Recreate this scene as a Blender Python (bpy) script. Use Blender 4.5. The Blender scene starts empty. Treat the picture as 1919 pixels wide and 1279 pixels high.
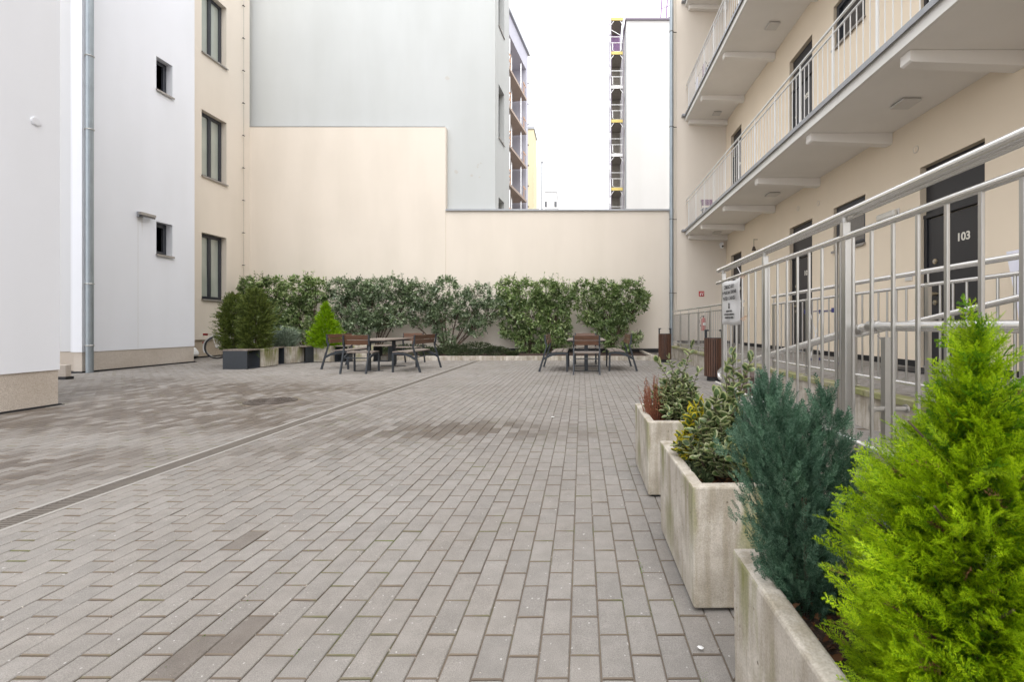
import bpy, bmesh, math, random
import numpy as np
from mathutils import Vector, Matrix
random.seed(7); RNG = np.random.default_rng(7)
R = math.radians
sc = bpy.context.scene
COL = sc.collection
H = 1.08; F = 860.0
def PX(px, d): return (px-1090.0)/F*d            # photo column -> metres across at distance d
def PZ(y, d): return H-(y-610.0)/F*d

# ------------------------------------------------------------------ materials
def lin(r, g, b):
    f = lambda c: (c/255/12.92) if c/255 <= .04045 else ((c/255+.055)/1.055)**2.4
    return (f(r), f(g), f(b), 1)
MATS = {}
def new_mat(name):
    m = bpy.data.materials.new(name); m.use_nodes = True
    nt = m.node_tree; b = nt.nodes['Principled BSDF']
    MATS[name] = m
    return m, nt, b
def N(nt, t, **kw):
    n = nt.nodes.new(t)
    for k, v in kw.items():
        if k in n.inputs: n.inputs[k].default_value = v
        else: setattr(n, k, v)
    return n
def L(nt, a, b): nt.links.new(a, b)
def ramp(nt, fac, stops):
    r = nt.nodes.new('ShaderNodeValToRGB'); L(nt, fac, r.inputs[0])
    e = r.color_ramp.elements
    while len(e) < len(stops): e.new(.5)
    for i, (p, c) in enumerate(stops): e[i].position = p; e[i].color = c
    return r.outputs[0]
def mixc(nt, fac, a, b, mode='MIX'):
    m = nt.nodes.new('ShaderNodeMix'); m.data_type = 'RGBA'; m.blend_type = mode
    for s, v in ((m.inputs[0], fac), (m.inputs[6], a), (m.inputs[7], b)):
        if hasattr(v, 'is_linked') or hasattr(v, 'links'): L(nt, v, s)
        else: s.default_value = v
    return m.outputs[2]
def noise(nt, scale, detail=4, vec=None, rough=.5):
    n = N(nt, 'ShaderNodeTexNoise', Scale=scale, Detail=detail, Roughness=rough)
    if vec is not None: L(nt, vec, n.inputs['Vector'])
    return n.outputs['Fac']
def objc(nt): return nt.nodes.new('ShaderNodeTexCoord').outputs['Object']
def geo(nt): return nt.nodes.new('ShaderNodeNewGeometry')
def bump(nt, b, h, strength, dist):
    n = N(nt, 'ShaderNodeBump', Strength=strength, Distance=dist); L(nt, h, n.inputs['Height']); L(nt, n.outputs[0], b.inputs['Normal'])
def mapping(nt, vec, scale):
    m = nt.nodes.new('ShaderNodeMapping'); m.inputs['Scale'].default_value = scale; L(nt, vec, m.inputs['Vector']); return m.outputs[0]
def scl(c, k): return (c[0]*k, c[1]*k, c[2]*k, 1)

def plaster(name, c, var=.05, bs=.25, grain=160):
    m, nt, b = new_mat(name); p = geo(nt).outputs['Position']
    n1 = noise(nt, .55, 5, p, .6)
    streak = noise(nt, 1.0, 4, mapping(nt, p, (1.1, 1.1, .22)))
    a = mixc(nt, n1, scl(c, 1-var), scl(c, 1+var*.4))
    st = ramp(nt, streak, [(.35, (1-var, 1-var, 1-var*1.15, 1)), (.6, (1, 1, 1, 1))])
    col = mixc(nt, .7, a, st, 'MULTIPLY')
    L(nt, col, b.inputs['Base Color']); b.inputs['Roughness'].default_value = .92
    b.inputs['Specular IOR Level'].default_value = .25
    h = noise(nt, grain, 3, p); bump(nt, b, h, bs, .004)
    return m
def flat(name, c, rough=.6, metal=0, var=.0, spec=.5, nscale=6, bs=0):
    m, nt, b = new_mat(name)
    b.inputs['Roughness'].default_value = rough; b.inputs['Metallic'].default_value = metal
    b.inputs['Specular IOR Level'].default_value = spec
    p = geo(nt).outputs['Position']
    f = noise(nt, nscale, 4, p)
    L(nt, mixc(nt, f, scl(c, 1-var), scl(c, 1+var)), b.inputs['Base Color'])
    rr = N(nt, 'ShaderNodeMapRange'); L(nt, f, rr.inputs[0]); rr.inputs[3].default_value = max(.03, rough-.08); rr.inputs[4].default_value = rough+.08
    L(nt, rr.outputs[0], b.inputs['Roughness'])
    if bs: bump(nt, b, noise(nt, 90, 3, p), bs, .003)
    return m
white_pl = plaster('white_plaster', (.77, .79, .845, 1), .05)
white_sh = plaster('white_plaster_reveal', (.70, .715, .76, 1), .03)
cream_pl = plaster('cream_plaster', (.73, .665, .585, 1), .06)
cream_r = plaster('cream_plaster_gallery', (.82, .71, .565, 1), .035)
grey_pl = plaster('grey_plaster', (.52, .54, .54, 1), .06)
pale_w = plaster('pale_white_render', (.63, .625, .615, 1), .05)
lav = plaster('lavender_render', (.50, .50, .57, 1), .04)
yellow_pl = plaster('yellow_plaster', (.66, .59, .40, 1), .05)
soffit = plaster('soffit_paint', (.84, .81, .77, 1), .05, .12)
fascia = plaster('fascia_paint', (.80, .785, .75, 1), .06, .1)
conc_slab = plaster('raw_concrete', (.42, .34, .29, 1), .1)

def plinth_mat():
    m, nt, b = new_mat('plinth_stipple'); p = geo(nt).outputs['Position']
    v = noise(nt, 130, 2, p); w = noise(nt, 1.3, 5, p)
    c = ramp(nt, v, [(.35, (.36, .31, .265, 1)), (.5, (.53, .475, .42, 1)), (.68, (.64, .585, .53, 1))])
    c2 = mixc(nt, ramp(nt, w, [(.4, (0, 0, 0, 1)), (.7, (.5, .5, .5, 1))]), c, (.38, .32, .26, 1))
    L(nt, c2, b.inputs['Base Color']); b.inputs['Roughness'].default_value = .9
    bump(nt, b, v, .5, .006); return m
plinth_m = plinth_mat()

def concrete(name, moss=True):
    m, nt, b = new_mat(name); p = objc(nt)
    n1 = noise(nt, 5, 6, p, .6)
    c = ramp(nt, n1, [(.32, (.29, .26, .215, 1)), (.52, (.44, .40, .345, 1)), (.7, (.56, .53, .475, 1))])
    st = noise(nt, 1, 5, mapping(nt, p, (16, 16, 1.8)), .6)
    c = mixc(nt, ramp(nt, st, [(.45, (0, 0, 0, 1)), (.62, (.6, .6, .6, 1))]), c, (.23, .195, .135, 1))
    if moss:
        st2 = noise(nt, 1, 5, mapping(nt, p, (5, 5, 1.1)), .6)
        sep = nt.nodes.new('ShaderNodeSeparateXYZ'); L(nt, p, sep.inputs[0])
        mr = N(nt, 'ShaderNodeMapRange'); L(nt, sep.outputs[2], mr.inputs[0]); mr.inputs[1].default_value = -.05; mr.inputs[2].default_value = .36
        mk = N(nt, 'ShaderNodeMath', operation='MULTIPLY'); L(nt, ramp(nt, st2, [(.45, (0, 0, 0, 1)), (.60, (.95, .95, .95, 1))]), mk.inputs[0]); L(nt, mr.outputs[0], mk.inputs[1])
        up = N(nt, 'ShaderNodeMath', operation='LESS_THAN'); sn = nt.nodes.new('ShaderNodeSeparateXYZ'); L(nt, geo(nt).outputs['Normal'], sn.inputs[0]); L(nt, sn.outputs[2], up.inputs[0]); up.inputs[1].default_value = .5
        mk2 = N(nt, 'ShaderNodeMath', operation='MULTIPLY'); L(nt, mk.outputs[0], mk2.inputs[0]); L(nt, up.outputs[0], mk2.inputs[1])
        c = mixc(nt, mk2.outputs[0], c, (.165, .17, .045, 1))
    v = N(nt, 'ShaderNodeTexVoronoi', Scale=26); L(nt, p, v.inputs['Vector'])
    pit = ramp(nt, v.outputs['Distance'], [(.05, (1, 1, 1, 1)), (.14, (0, 0, 0, 1))])
    sel = ramp(nt, noise(nt, 9, 2, p), [(.5, (0, 0, 0, 1)), (.56, (1, 1, 1, 1))])
    pm = mixc(nt, 1.0, pit, sel, 'MULTIPLY')
    c = mixc(nt, pm, c, (.12, .09, .06, 1))
    c = mixc(nt, .22, c, ramp(nt, noise(nt, 220, 2, p), [(.3, (.2, .2, .2, 1)), (.7, (1, 1, 1, 1))]), 'OVERLAY')
    L(nt, c, b.inputs['Base Color']); b.inputs['Roughness'].default_value = .88
    inv = N(nt, 'ShaderNodeMath', operation='MULTIPLY_ADD'); L(nt, pm, inv.inputs[0]); inv.inputs[1].default_value = -1.5; L(nt, noise(nt, 60, 4, p), inv.inputs[2])
    bump(nt, b, inv.outputs[0], .5, .004); return m
conc_m = concrete('planter_concrete'); kerb_m = concrete('kerb_concrete', False)

def mossy_top():
    m, nt, b = new_mat('mossy_coping'); p = geo(nt).outputs['Position']
    c = ramp(nt, noise(nt, 2.4, 6, p, .65), [(.35, (.34, .31, .26, 1)), (.48, (.26, .25, .13, 1)), (.62, (.20, .22, .07, 1))])
    L(nt, c, b.inputs['Base Color']); b.inputs['Roughness'].default_value = .95; bump(nt, b, noise(nt, 60, 4, p), .5, .006); return m
moss_m = mossy_top()

def paver_mat():
    m, nt, b = new_mat('pavers'); g = geo(nt); p = g.outputs['Position']
    at = nt.nodes.new('ShaderNodeAttribute'); at.attribute_name = 'wet'
    base = ramp(nt, g.outputs['Random Per Island'], [(0, (.236, .222, .207, 1)), (.35, (.252, .236, .219, 1)), (.7, (.258, .240, .221, 1)), (1, (.272, .256, .239, 1))])
    c = mixc(nt, .35, base, ramp(nt, noise(nt, 11, 6, p, .65), [(.3, (.45, .44, .43, 1)), (.7, (1, 1, 1, 1))]), 'MULTIPLY')
    c = mixc(nt, .30, c, ramp(nt, noise(nt, 330, 2, p), [(.3, (.1, .1, .1, 1)), (.7, (.95, .95, .95, 1))]), 'OVERLAY')
    c = mixc(nt, .5, c, ramp(nt, noise(nt, .9, 5, p, .6), [(.35, (.78, .75, .72, 1)), (.6, (1, 1, 1, 1))]), 'MULTIPLY')
    sp = ramp(nt, noise(nt, 55, 1, p), [(.735, (0, 0, 0, 1)), (.76, (.5, .5, .5, 1))])
    c = mixc(nt, sp, c, (.6, .59, .57, 1))
    w = N(nt, 'ShaderNodeMath', operation='MULTIPLY_ADD'); L(nt, noise(nt, 7, 4, p, .6), w.inputs[0]); w.inputs[1].default_value = 1.1; w.inputs[2].default_value = -.55
    ww = N(nt, 'ShaderNodeMath', operation='MULTIPLY'); L(nt, at.outputs['Fac'], ww.inputs[1])
    wa = N(nt, 'ShaderNodeMath', operation='ADD'); L(nt, w.outputs[0], wa.inputs[0]); wa.inputs[1].default_value = 1.0
    L(nt, wa.outputs[0], ww.inputs[0])
    cl = N(nt, 'ShaderNodeClamp'); L(nt, ww.outputs[0], cl.inputs[0])
    c = mixc(nt, cl.outputs[0], c, mixc(nt, 1, c, (.44, .385, .34, 1), 'MULTIPLY'))
    L(nt, c, b.inputs['Base Color'])
    rr = N(nt, 'ShaderNodeMapRange'); L(nt, cl.outputs[0], rr.inputs[0]); rr.inputs[3].default_value = .82; rr.inputs[4].default_value = .5
    L(nt, rr.outputs[0], b.inputs['Roughness']); b.inputs['Specular IOR Level'].default_value = .35
    bump(nt, b, noise(nt, 240, 3, p), .35, .003); return m
paver_m = paver_mat()
def joint_mat():
    m, nt, b = new_mat('paver_joints'); p = geo(nt).outputs['Position']
    c = ramp(nt, noise(nt, 1.6, 5, p, .7), [(.36, (.13, .105, .085, 1)), (.52, (.155, .125, .095, 1)), (.62, (.125, .125, .065, 1)), (.76, (.11, .155, .03, 1))])
    L(nt, c, b.inputs['Base Color']); b.inputs['Roughness'].default_value = 1; return m
joint_m = joint_mat()
def soil_mat():
    m, nt, b = new_mat('soil'); p = geo(nt).outputs['Position']
    c = ramp(nt, noise(nt, 70, 4, p, .7), [(.35, (.02, .012, .009, 1)), (.55, (.055, .032, .022, 1)), (.7, (.14, .075, .045, 1))])
    L(nt, c, b.inputs['Base Color']); b.inputs['Roughness'].default_value = 1; bump(nt, b, noise(nt, 90, 4, p), 1, .02); return m
soil_m = soil_mat()
def wood(name, c1, c2, ax=(1, 1, 1), rough=.55):
    m, nt, b = new_mat(name); p = objc(nt)
    n = noise(nt, 1, 6, mapping(nt, p, ax), .65)
    oi = nt.nodes.new('ShaderNodeObjectInfo'); g = geo(nt)
    c = ramp(nt, n, [(.3, c1), (.7, c2)])
    c = mixc(nt, .5, c, ramp(nt, g.outputs['Random Per Island'], [(0, (.55, .55, .55, 1)), (1, (1, 1, 1, 1))]), 'MULTIPLY')
    L(nt, c, b.inputs['Base Color']); b.inputs['Roughness'].default_value = rough; bump(nt, b, n, .2, .002); return m
wood_seat = wood('weathered_slats', (.13, .10, .085, 1), (.34, .29, .25, 1), (3, 60, 60), .5)
wood_back = wood('brown_slats', (.075, .034, .018, 1), (.17, .082, .046, 1), (3, 60, 60), .4)
wood_bin = wood('bin_slats', (.045, .022, .015, 1), (.16, .075, .045, 1), (60, 60, 3), .5)
wood_prop = flat('timber', (.55, .34, .22, 1), .8, var=.15)
anth = flat('anthracite_metal', (.022, .027, .034, 1), .48, .0, var=.2, nscale=20)
black_p = flat('black_strip', (.010, .010, .012, 1), .6, var=.2)
bark = flat('bark', (.085, .058, .04, 1), .9, var=.4, nscale=30, bs=.5)
bark_red = flat('dry_twig', (.22, .075, .04, 1), .85, var=.5, nscale=60)
def steel_mat():
    m, nt, b = new_mat('brushed_steel'); p = objc(nt)
    n = noise(nt, 1, 4, mapping(nt, p, (180, 6, 180)))
    b.inputs['Base Color'].default_value = (.74, .735, .72, 1)
    b.inputs['Metallic'].default_value = 1; b.inputs['Roughness'].default_value = .27; 
    return m
steel = steel_mat()
galv_post = flat('satin_steel_post', (.44, .43, .41, 1), .32, .85, var=.03, nscale=2)
rail_w = flat('galvanised_rail', (.76, .76, .755, 1), .24, .8, var=.02, nscale=2)
balc_m = flat('painted_rail', (.76, .765, .76, 1), .36, .3, var=.02)
pole_m = flat('scaffold_tube', (.26, .23, .29, 1), .4, .5, var=.1)
zinc = flat('zinc_pipe', (.30, .34, .37, 1), .42, .55, var=.18, nscale=5)
zinc_l = flat('zinc_sheet', (.33, .34, .36, 1), .45, .5, var=.15)
sill_m = flat('sill_sheet', (.33, .31, .29, 1), .5, .3, var=.2)
frame_m = flat('window_frame', (.035, .038, .048, 1), .4, var=.1)
def glass_mat(name, c, r=.06):
    m, nt, b = new_mat(name); p = objc(nt)
    b.inputs['Base Color'].default_value = c; b.inputs['Roughness'].default_value = r; b.inputs['Specular IOR Level'].default_value = .8
    L(nt, mixc(nt, noise(nt, 1.5, 2, p), scl(c, .8), scl(c, 1.15)), b.inputs['Base Color'])
    b.inputs['Coat Weight'].default_value = .6; b.inputs['Coat Roughness'].default_value = .02
    return m
glass_cur = glass_mat('pane_with_blind', (.36, .39, .35, 1)); glass_dk = glass_mat('dark_pane', (.035, .037, .045, 1))
door_m = flat('door_anthracite', (.022, .022, .026, 1), .42, var=.12, nscale=120)
white_met = flat('white_letters', (.75, .72, .64, 1), .5)
brass = flat('brushed_brass', (.45, .38, .27, 1), .3, .8)
red_p = flat('red_paint', (.45, .03, .03, 1), .4, var=.1); red_gl = flat('red_reflector', (.25, .01, .015, 1), .2)
white_p = flat('white_paint', (.78, .78, .78, 1), .35, var=.03); blue_p = flat('dark_blue_plastic', (.02, .025, .14, 1), .4)
rubber = flat('rubber', (.018, .018, .02, 1), .7); chrome = flat('chrome', (.6, .6, .6, 1), .18, 1)
lamp_m = flat('milky_plastic', (.62, .60, .57, 1), .4); yellow_p = flat('yellow_board', (.66, .52, .16, 1), .6, var=.1)
net_m = flat('brown_net', (.20, .18, .155, 1), .9, var=.4, nscale=9); purple_p = flat('plum_board', (.28, .17, .32, 1), .7, var=.4, nscale=12)
banner_m = flat('banner_vinyl', (.54, .535, .53, 1), .5, var=.05, nscale=14); ink = flat('black_ink', (.03, .03, .03, 1), .6)
iron_m = flat('cast_iron', (.075, .06, .05, 1), .6, .2, var=.35, nscale=18, bs=.3); chan_m = flat('channel_edge', (.30, .285, .265, 1), .8, var=.12)
cloth_w = flat('white_fabric', (.72, .72, .80, 1), .8, var=.04); cloth_p = flat('plum_fabric', (.16, .04, .14, 1), .9, var=.2)
cloth_b = flat('slate_fabric', (.06, .09, .18, 1), .9, var=.2); ground_m = flat('ground_soil', (.22, .20, .18, 1), .95, var=.2, nscale=.5)

def leaf_mat(name, c1, c2, c3, trans=.25, rough=.5, spec=.4, clump=3.0):
    m, nt, b = new_mat(name); g = geo(nt)
    c = ramp(nt, g.outputs['Random Per Island'], [(0, c1), (.55, c2), (1, c3)])
    c = mixc(nt, .6, c, ramp(nt, noise(nt, clump, 3, g.outputs['Position']), [(.35, (.5, .55, .6, 1)), (.65, (1, 1, 1, 1))]), 'MULTIPLY')
    L(nt, c, b.inputs['Base Color']); b.inputs['Roughness'].default_value = rough; b.inputs['Specular IOR Level'].default_value = spec
    t = nt.nodes.new('ShaderNodeBsdfTranslucent'); L(nt, c, t.inputs[0])
    mx = nt.nodes.new('ShaderNodeMixShader'); mx.inputs[0].default_value = trans
    out = nt.nodes['Material Output']; L(nt, b.outputs[0], mx.inputs[1]); L(nt, t.outputs[0], mx.inputs[2]); L(nt, mx.outputs[0], out.inputs[0])
    return m
laurel_m = leaf_mat('laurel_leaf', (.09, .155, .04, 1), (.25, .36, .12, 1), (.56, .64, .32, 1), .36, .30, .8, 1.3)
ivy_m = leaf_mat('ground_leaf', (.03, .05, .02, 1), (.06, .085, .035, 1), (.11, .12, .06, 1))
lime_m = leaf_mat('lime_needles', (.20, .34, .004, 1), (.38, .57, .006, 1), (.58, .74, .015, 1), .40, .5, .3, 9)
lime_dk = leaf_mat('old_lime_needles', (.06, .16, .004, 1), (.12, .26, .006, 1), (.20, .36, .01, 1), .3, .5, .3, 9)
lime_far = leaf_mat('lime_cone_needles', (.16, .32, .004, 1), (.26, .46, .006, 1), (.42, .60, .01, 1), .3, .5, .3, 6)
blue_m = leaf_mat('bluegreen_needles', (.035, .09, .052, 1), (.08, .165, .10, 1), (.19, .31, .21, 1), .25, .5, .3, 8)
thuja_m = leaf_mat('dark_thuja_needles', (.05, .08, .012, 1), (.11, .15, .03, 1), (.24, .28, .06, 1), .2, .5, .3, 5)
greygrass_m = leaf_mat('greygreen_blades', (.12, .17, .11, 1), (.22, .28, .20, 1), (.36, .42, .33, 1), .2)
euo_in = leaf_mat('euonymus_green', (.045, .085, .025, 1), (.08, .13, .04, 1), (.14, .19, .07, 1), .15, .3, .5, 12)
euo_out = leaf_mat('euonymus_cream', (.26, .30, .11, 1), (.38, .41, .19, 1), (.50, .51, .30, 1), .2, .35, .5, 12)
euo_yel = leaf_mat('euonymus_yellow', (.50, .42, .02, 1), (.62, .52, .03, 1), (.72, .62, .08, 1), .3, .35, .5, 12)
dry_m = leaf_mat('dry_leaves', (.12, .045, .02, 1), (.22, .10, .05, 1), (.36, .20, .10, 1), .2, .7, .2, 20)

# ------------------------------------------------------------------ mesh helpers
class MB:
    def __init__(s): s.v = []; s.f = []; s.m = []; s.ms = []
    def mi(s, mat):
        if mat not in s.ms: s.ms.append(mat)
        return s.ms.index(mat)
    def add(s, vs, fs, mat):
        o = len(s.v); k = s.mi(mat); s.v += [tuple(v) for v in vs]
        for f in fs: s.f.append([i+o for i in f]); s.m.append(k)
    def box(s, x0, x1, y0, y1, z0, z1, mat, M=None):
        x0, x1 = min(x0, x1), max(x0, x1); y0, y1 = min(y0, y1), max(y0, y1); z0, z1 = min(z0, z1), max(z0, z1)
        vs = [Vector(p) for p in ((x0,y0,z0),(x1,y0,z0),(x1,y1,z0),(x0,y1,z0),(x0,y0,z1),(x1,y0,z1),(x1,y1,z1),(x0,y1,z1))]
        if M is not None: vs = [M @ v for v in vs]
        s.add(vs, [(0,3,2,1),(4,5,6,7),(0,1,5,4),(1,2,6,5),(2,3,7,6),(3,0,4,7)], mat)
    def prism(s, poly, z0, z1, mat):
        n = len(poly)
        s.add([(p[0], p[1], z0) for p in poly]+[(p[0], p[1], z1) for p in poly],
              [tuple(range(n))[::-1], tuple(range(n, 2*n))]+[(i, (i+1) % n, n+(i+1) % n, n+i) for i in range(n)], mat)
    def extr(s, poly, axis, a, b, mat):       # poly in the other two axes
        def P(p, t): return {'x': (t, p[0], p[1]), 'y': (p[0], t, p[1])}[axis]
        n = len(poly)
        s.add([P(p, a) for p in poly]+[P(p, b) for p in poly], [tuple(range(n)), tuple(range(n, 2*n))[::-1]]+[(i, n+i, n+(i+1) % n, (i+1) % n) for i in range(n)], mat)
    def tube(s, pts, r, mat, n=10, r2=None, cap=True):
        pts = [Vector(p) for p in pts]; k = len(pts)
        if r2 is None: r2 = r
        vs = []; prev = None
        for i, p in enumerate(pts):
            t = (pts[min(i+1, k-1)]-pts[max(i-1, 0)]).normalized()
            if prev is None:
                a = t.orthogonal().normalized()
                if abs(t.z) < .9: a = t.cross(Vector((0, 0, 1))).normalized()
            else: a = (prev-t*prev.dot(t)).normalized()
            prev = a; b = t.cross(a); rr = r+(r2-r)*i/max(1, k-1)
            for j in range(n):
                w = 2*math.pi*j/n+math.pi/n; vs.append(p+(a*math.cos(w)+b*math.sin(w))*rr)
        fs = [(i*n+j, i*n+(j+1) % n, (i+1)*n+(j+1) % n, (i+1)*n+j) for i in range(k-1) for j in range(n)]
        if cap: fs += [tuple(range(n))[::-1], tuple(range((k-1)*n, k*n))]
        s.add(vs, fs, mat)
    def disc(s, c, r, axis, t, mat, n=20):
        c = Vector(c); d = Vector(axis).normalized(); s.tube([c-d*t/2, c+d*t/2], r, mat, n)
    def ring(s, c, r, rt, axis, mat, n=36, k=8, a0=0, a1=2*math.pi, flat_w=None):
        c = Vector(c); d = Vector(axis).normalized(); u = d.orthogonal().normalized(); w = d.cross(u)
        full = abs(a1-a0-2*math.pi) < 1e-6; m = n if full else n+1
        vs = []
        for i in range(m):
            a = a0+(a1-a0)*i/n; e = u*math.cos(a)+w*math.sin(a)
            for j in range(k):
                b = 2*math.pi*j/k; vs.append(c+e*(r+rt*math.cos(b))+d*((flat_w or rt)*math.sin(b)))
        fs = [(i*k+j, ((i+1) % m)*k+j, ((i+1) % m)*k+(j+1) % k, i*k+(j+1) % k) for i in range(n) for j in range(k)]
        s.add(vs, fs, mat)
    def build(s, name, parent=None, smooth=False, bevel=0, world=True):
        me = bpy.data.meshes.new(name)
        loc = Vector((0, 0, 0))
        if parent is None and world and s.v:
            a = np.array(s.v, dtype=float); loc = Vector(((a[:, 0].min()+a[:, 0].max())/2, (a[:, 1].min()+a[:, 1].max())/2, a[:, 2].min()))
        elif parent is not None and world:
            p = parent
            while p is not None: loc += p.location; p = p.parent
        me.from_pydata([Vector(v)-loc for v in s.v], [], s.f)
        for m in s.ms: me.materials.append(m)
        me.polygons.foreach_set('material_index', s.m)
        if smooth: me.polygons.foreach_set('use_smooth', [True]*len(s.f))
        me.update()
        o = bpy.data.objects.new(name, me); COL.objects.link(o)
        if parent is not None: o.parent = parent
        else: o.location = loc if world else (0, 0, 0)
        if smooth:
            bm = bmesh.new(); bm.from_mesh(me)
            for e in bm.edges:
                if len(e.link_faces) == 2 and e.calc_face_angle(0) > R(40): e.smooth = False
            bm.to_mesh(me); bm.free()
        if bevel:
            b = o.modifiers.new('bevel', 'BEVEL'); b.width = bevel; b.segments = 2; b.limit_method = 'ANGLE'; b.angle_limit = R(40)
        return o
def empty(name, loc=(0, 0, 0), label=None, cat=None, group=None):
    o = bpy.data.objects.new(name, None); COL.objects.link(o); o.location = loc; o.empty_display_size = .1
    if label: tag(o, label, cat, group)
    return o
def tag(o, label=None, cat=None, group=None, kind=None):
    if label: o['label'] = label
    if cat: o['category'] = cat
    if group: o['group'] = group
    if kind: o['kind'] = kind
    return o
def kids(o): return [c for c in bpy.data.objects if c.parent == o]
def copy_tree(o, parent=None):
    c = o.copy(); COL.objects.link(c); c.parent = parent
    for ch in kids(o): copy_tree(ch, c)
    return c
def one(mb, name, parent=None, **kw): return mb.build(name, parent, **kw)
def bx(name, parent, a, mat, bevel=0, **kw):
    m = MB(); m.box(*a, mat); return m.build(name, parent, bevel=bevel, **kw)
def tb(name, parent, pts, r, mat, n=10, **kw):
    m = MB(); m.tube(pts, r, mat, n); return m.build(name, parent, smooth=True, **kw)

def text(name, parent, s, size, M, mat, extrude=.004, align='CENTER', bold=0.0):
    c = bpy.data.curves.new(name, 'FONT'); c.body = s; c.size = size; c.extrude = extrude; c.align_x = align; c.offset = bold
    t = bpy.data.objects.new('tmp_text', c); COL.objects.link(t)
    dg = bpy.context.evaluated_depsgraph_get(); me = bpy.data.meshes.new_from_object(t.evaluated_get(dg))
    bpy.data.objects.remove(t); bpy.data.curves.remove(c)
    loc = Vector((0, 0, 0)); p = parent
    while p is not None: loc += p.location; p = p.parent
    me.transform(Matrix.Translation(-loc) @ M); me.materials.clear(); me.materials.append(mat)
    o = bpy.data.objects.new(name, me); COL.objects.link(o); o.parent = parent
    return o

def wallpanel(mb, O, U, Nn, u0, u1, z0, z1, holes, depth, mat, rmat=None):
    """plane with rectangular openings (ua,ub,za,zb) and their reveals"""
    O = Vector(O); U = Vector(U).normalized(); Nn = Vector(Nn).normalized(); rmat = rmat or mat
    us = sorted({u0, u1, *[h[0] for h in holes], *[h[1] for h in holes]}); zs = sorted({z0, z1, *[h[2] for h in holes], *[h[3] for h in holes]})
    def P(u, z, d=0): return (O+U*u-Nn*d+Vector((0, 0, z)))
    for i in range(len(us)-1):
        for j in range(len(zs)-1):
            uc = (us[i]+us[i+1])/2; zc = (zs[j]+zs[j+1])/2
            if any(h[0] < uc < h[1] and h[2] < zc < h[3] for h in holes): continue
            mb.add([P(us[i], zs[j]), P(us[i+1], zs[j]), P(us[i+1], zs[j+1]), P(us[i], zs[j+1])], [(0, 1, 2, 3)], mat)
    for a, b, c, d in holes:
        for q in ([P(a,c),P(a,d),P(a,d,depth),P(a,c,depth)], [P(b,c),P(b,d),P(b,d,depth),P(b,c,depth)], [P(a,d),P(b,d),P(b,d,depth),P(a,d,depth)], [P(a,c),P(b,c),P(b,c,depth),P(a,c,depth)]):
            mb.add(q, [(0, 1, 2, 3)], rmat)
class Fr:   # local wall frame: u along the wall, n outwards
    def __init__(s, O, U, Nn): s.O = Vector(O); s.U = Vector(U).normalized(); s.N = Vector(Nn).normalized()
    def box(s, mb, u0, u1, z0, z1, n0, n1, mat):
        vs = [s.O+s.U*u+s.N*n+Vector((0, 0, z)) for z in (z0, z1) for (u, n) in ((u0, n0), (u1, n0), (u1, n1), (u0, n1))]
        mb.add(vs, [(0,3,2,1),(4,5,6,7),(0,1,5,4),(1,2,6,5),(2,3,7,6),(3,0,4,7)], mat)
def window(parent, fr, a, b, c, d, depth, sashes=1, pane=None, silly=.05):
    """window in an opening: frame mesh with pane and sill children"""
    pane = pane or glass_cur; n0, n1 = -depth, -depth+.07; w = .06
    m = MB(); fr.box(m, a, b, c, c+w, n0, n1, frame_m); fr.box(m, a, b, d-w, d, n0, n1, frame_m)
    fr.box(m, a, a+w, c+w, d-w, n0, n1, frame_m); fr.box(m, b-w, b, c+w, d-w, n0, n1, frame_m)
    k = (b-a-2*w)/sashes
    for i in range(sashes):
        s0 = a+w+i*k; s1 = s0+k; e = .055; n2, n3 = n0+.01, n1+.018
        fr.box(m, s0+.002, s1-.002, c+w+.002, c+w+e, n2, n3, frame_m); fr.box(m, s0+.002, s1-.002, d-w-e, d-w-.002, n2, n3, frame_m)
        fr.box(m, s0+.002, s0+e, c+w+e, d-w-e, n2, n3, frame_m); fr.box(m, s1-e, s1-.002, c+w+e, d-w-e, n2, n3, frame_m)
    o = m.build('window', parent, bevel=.004)
    m = MB(); fr.box(m, a+w+.01, b-w-.01, c+w+.01, d-w-.01, n0+.02, n0+.035, pane); m.build('pane', o)
    m = MB(); fr.box(m, a-.02, b+.02, c-.012, c+.012, -depth+.03, silly, sill_m); fr.box(m, a-.02, b+.02, c-.04, c-.012, silly-.006, silly, sill_m); m.build('sill', o)
    return o
exec_parts = []
# ================================================================== GROUND
g = MB(); g.box(-250, 250, -120, 400, -.6, -.045, ground_m); tag(g.build('ground', world=False), kind='structure')
g = MB(); g.box(-13.2, 2.99, -2.2, 18.0, -.06, -.0065, joint_m); tag(g.build('paving_joints', world=False), kind='structure')
YB = 17.5
def wetness(x, y):
    w = 0
    for cx, cy, rx, ry, a in ((-1.25, 4.75, .75, .35, 1.0), (-1.9, 4.6, .9, .35, .6), (-.45, 4.55, .7, .22, .5), (-2.6, 3.9, .7, .35, .4), (-6.2, 7.6, 2.4, .9, 1.0), (-5.6, 6.0, 2.1, .8, 1.0), (-4.3, 5.2, 1.5, .5, .9), (-6.6, 5.0, 1.8, .5, .8), (-4.3, 3.7, .7, .3, .8), (-3.9, 3.25, .5, .2, .7), (-8.4, 8.9, 1.6, .5, .55)):
        d = ((x-cx)/rx)**2+((y-cy)/ry)**2; w = max(w, a*math.exp(-d*.7))
    return w
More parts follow.
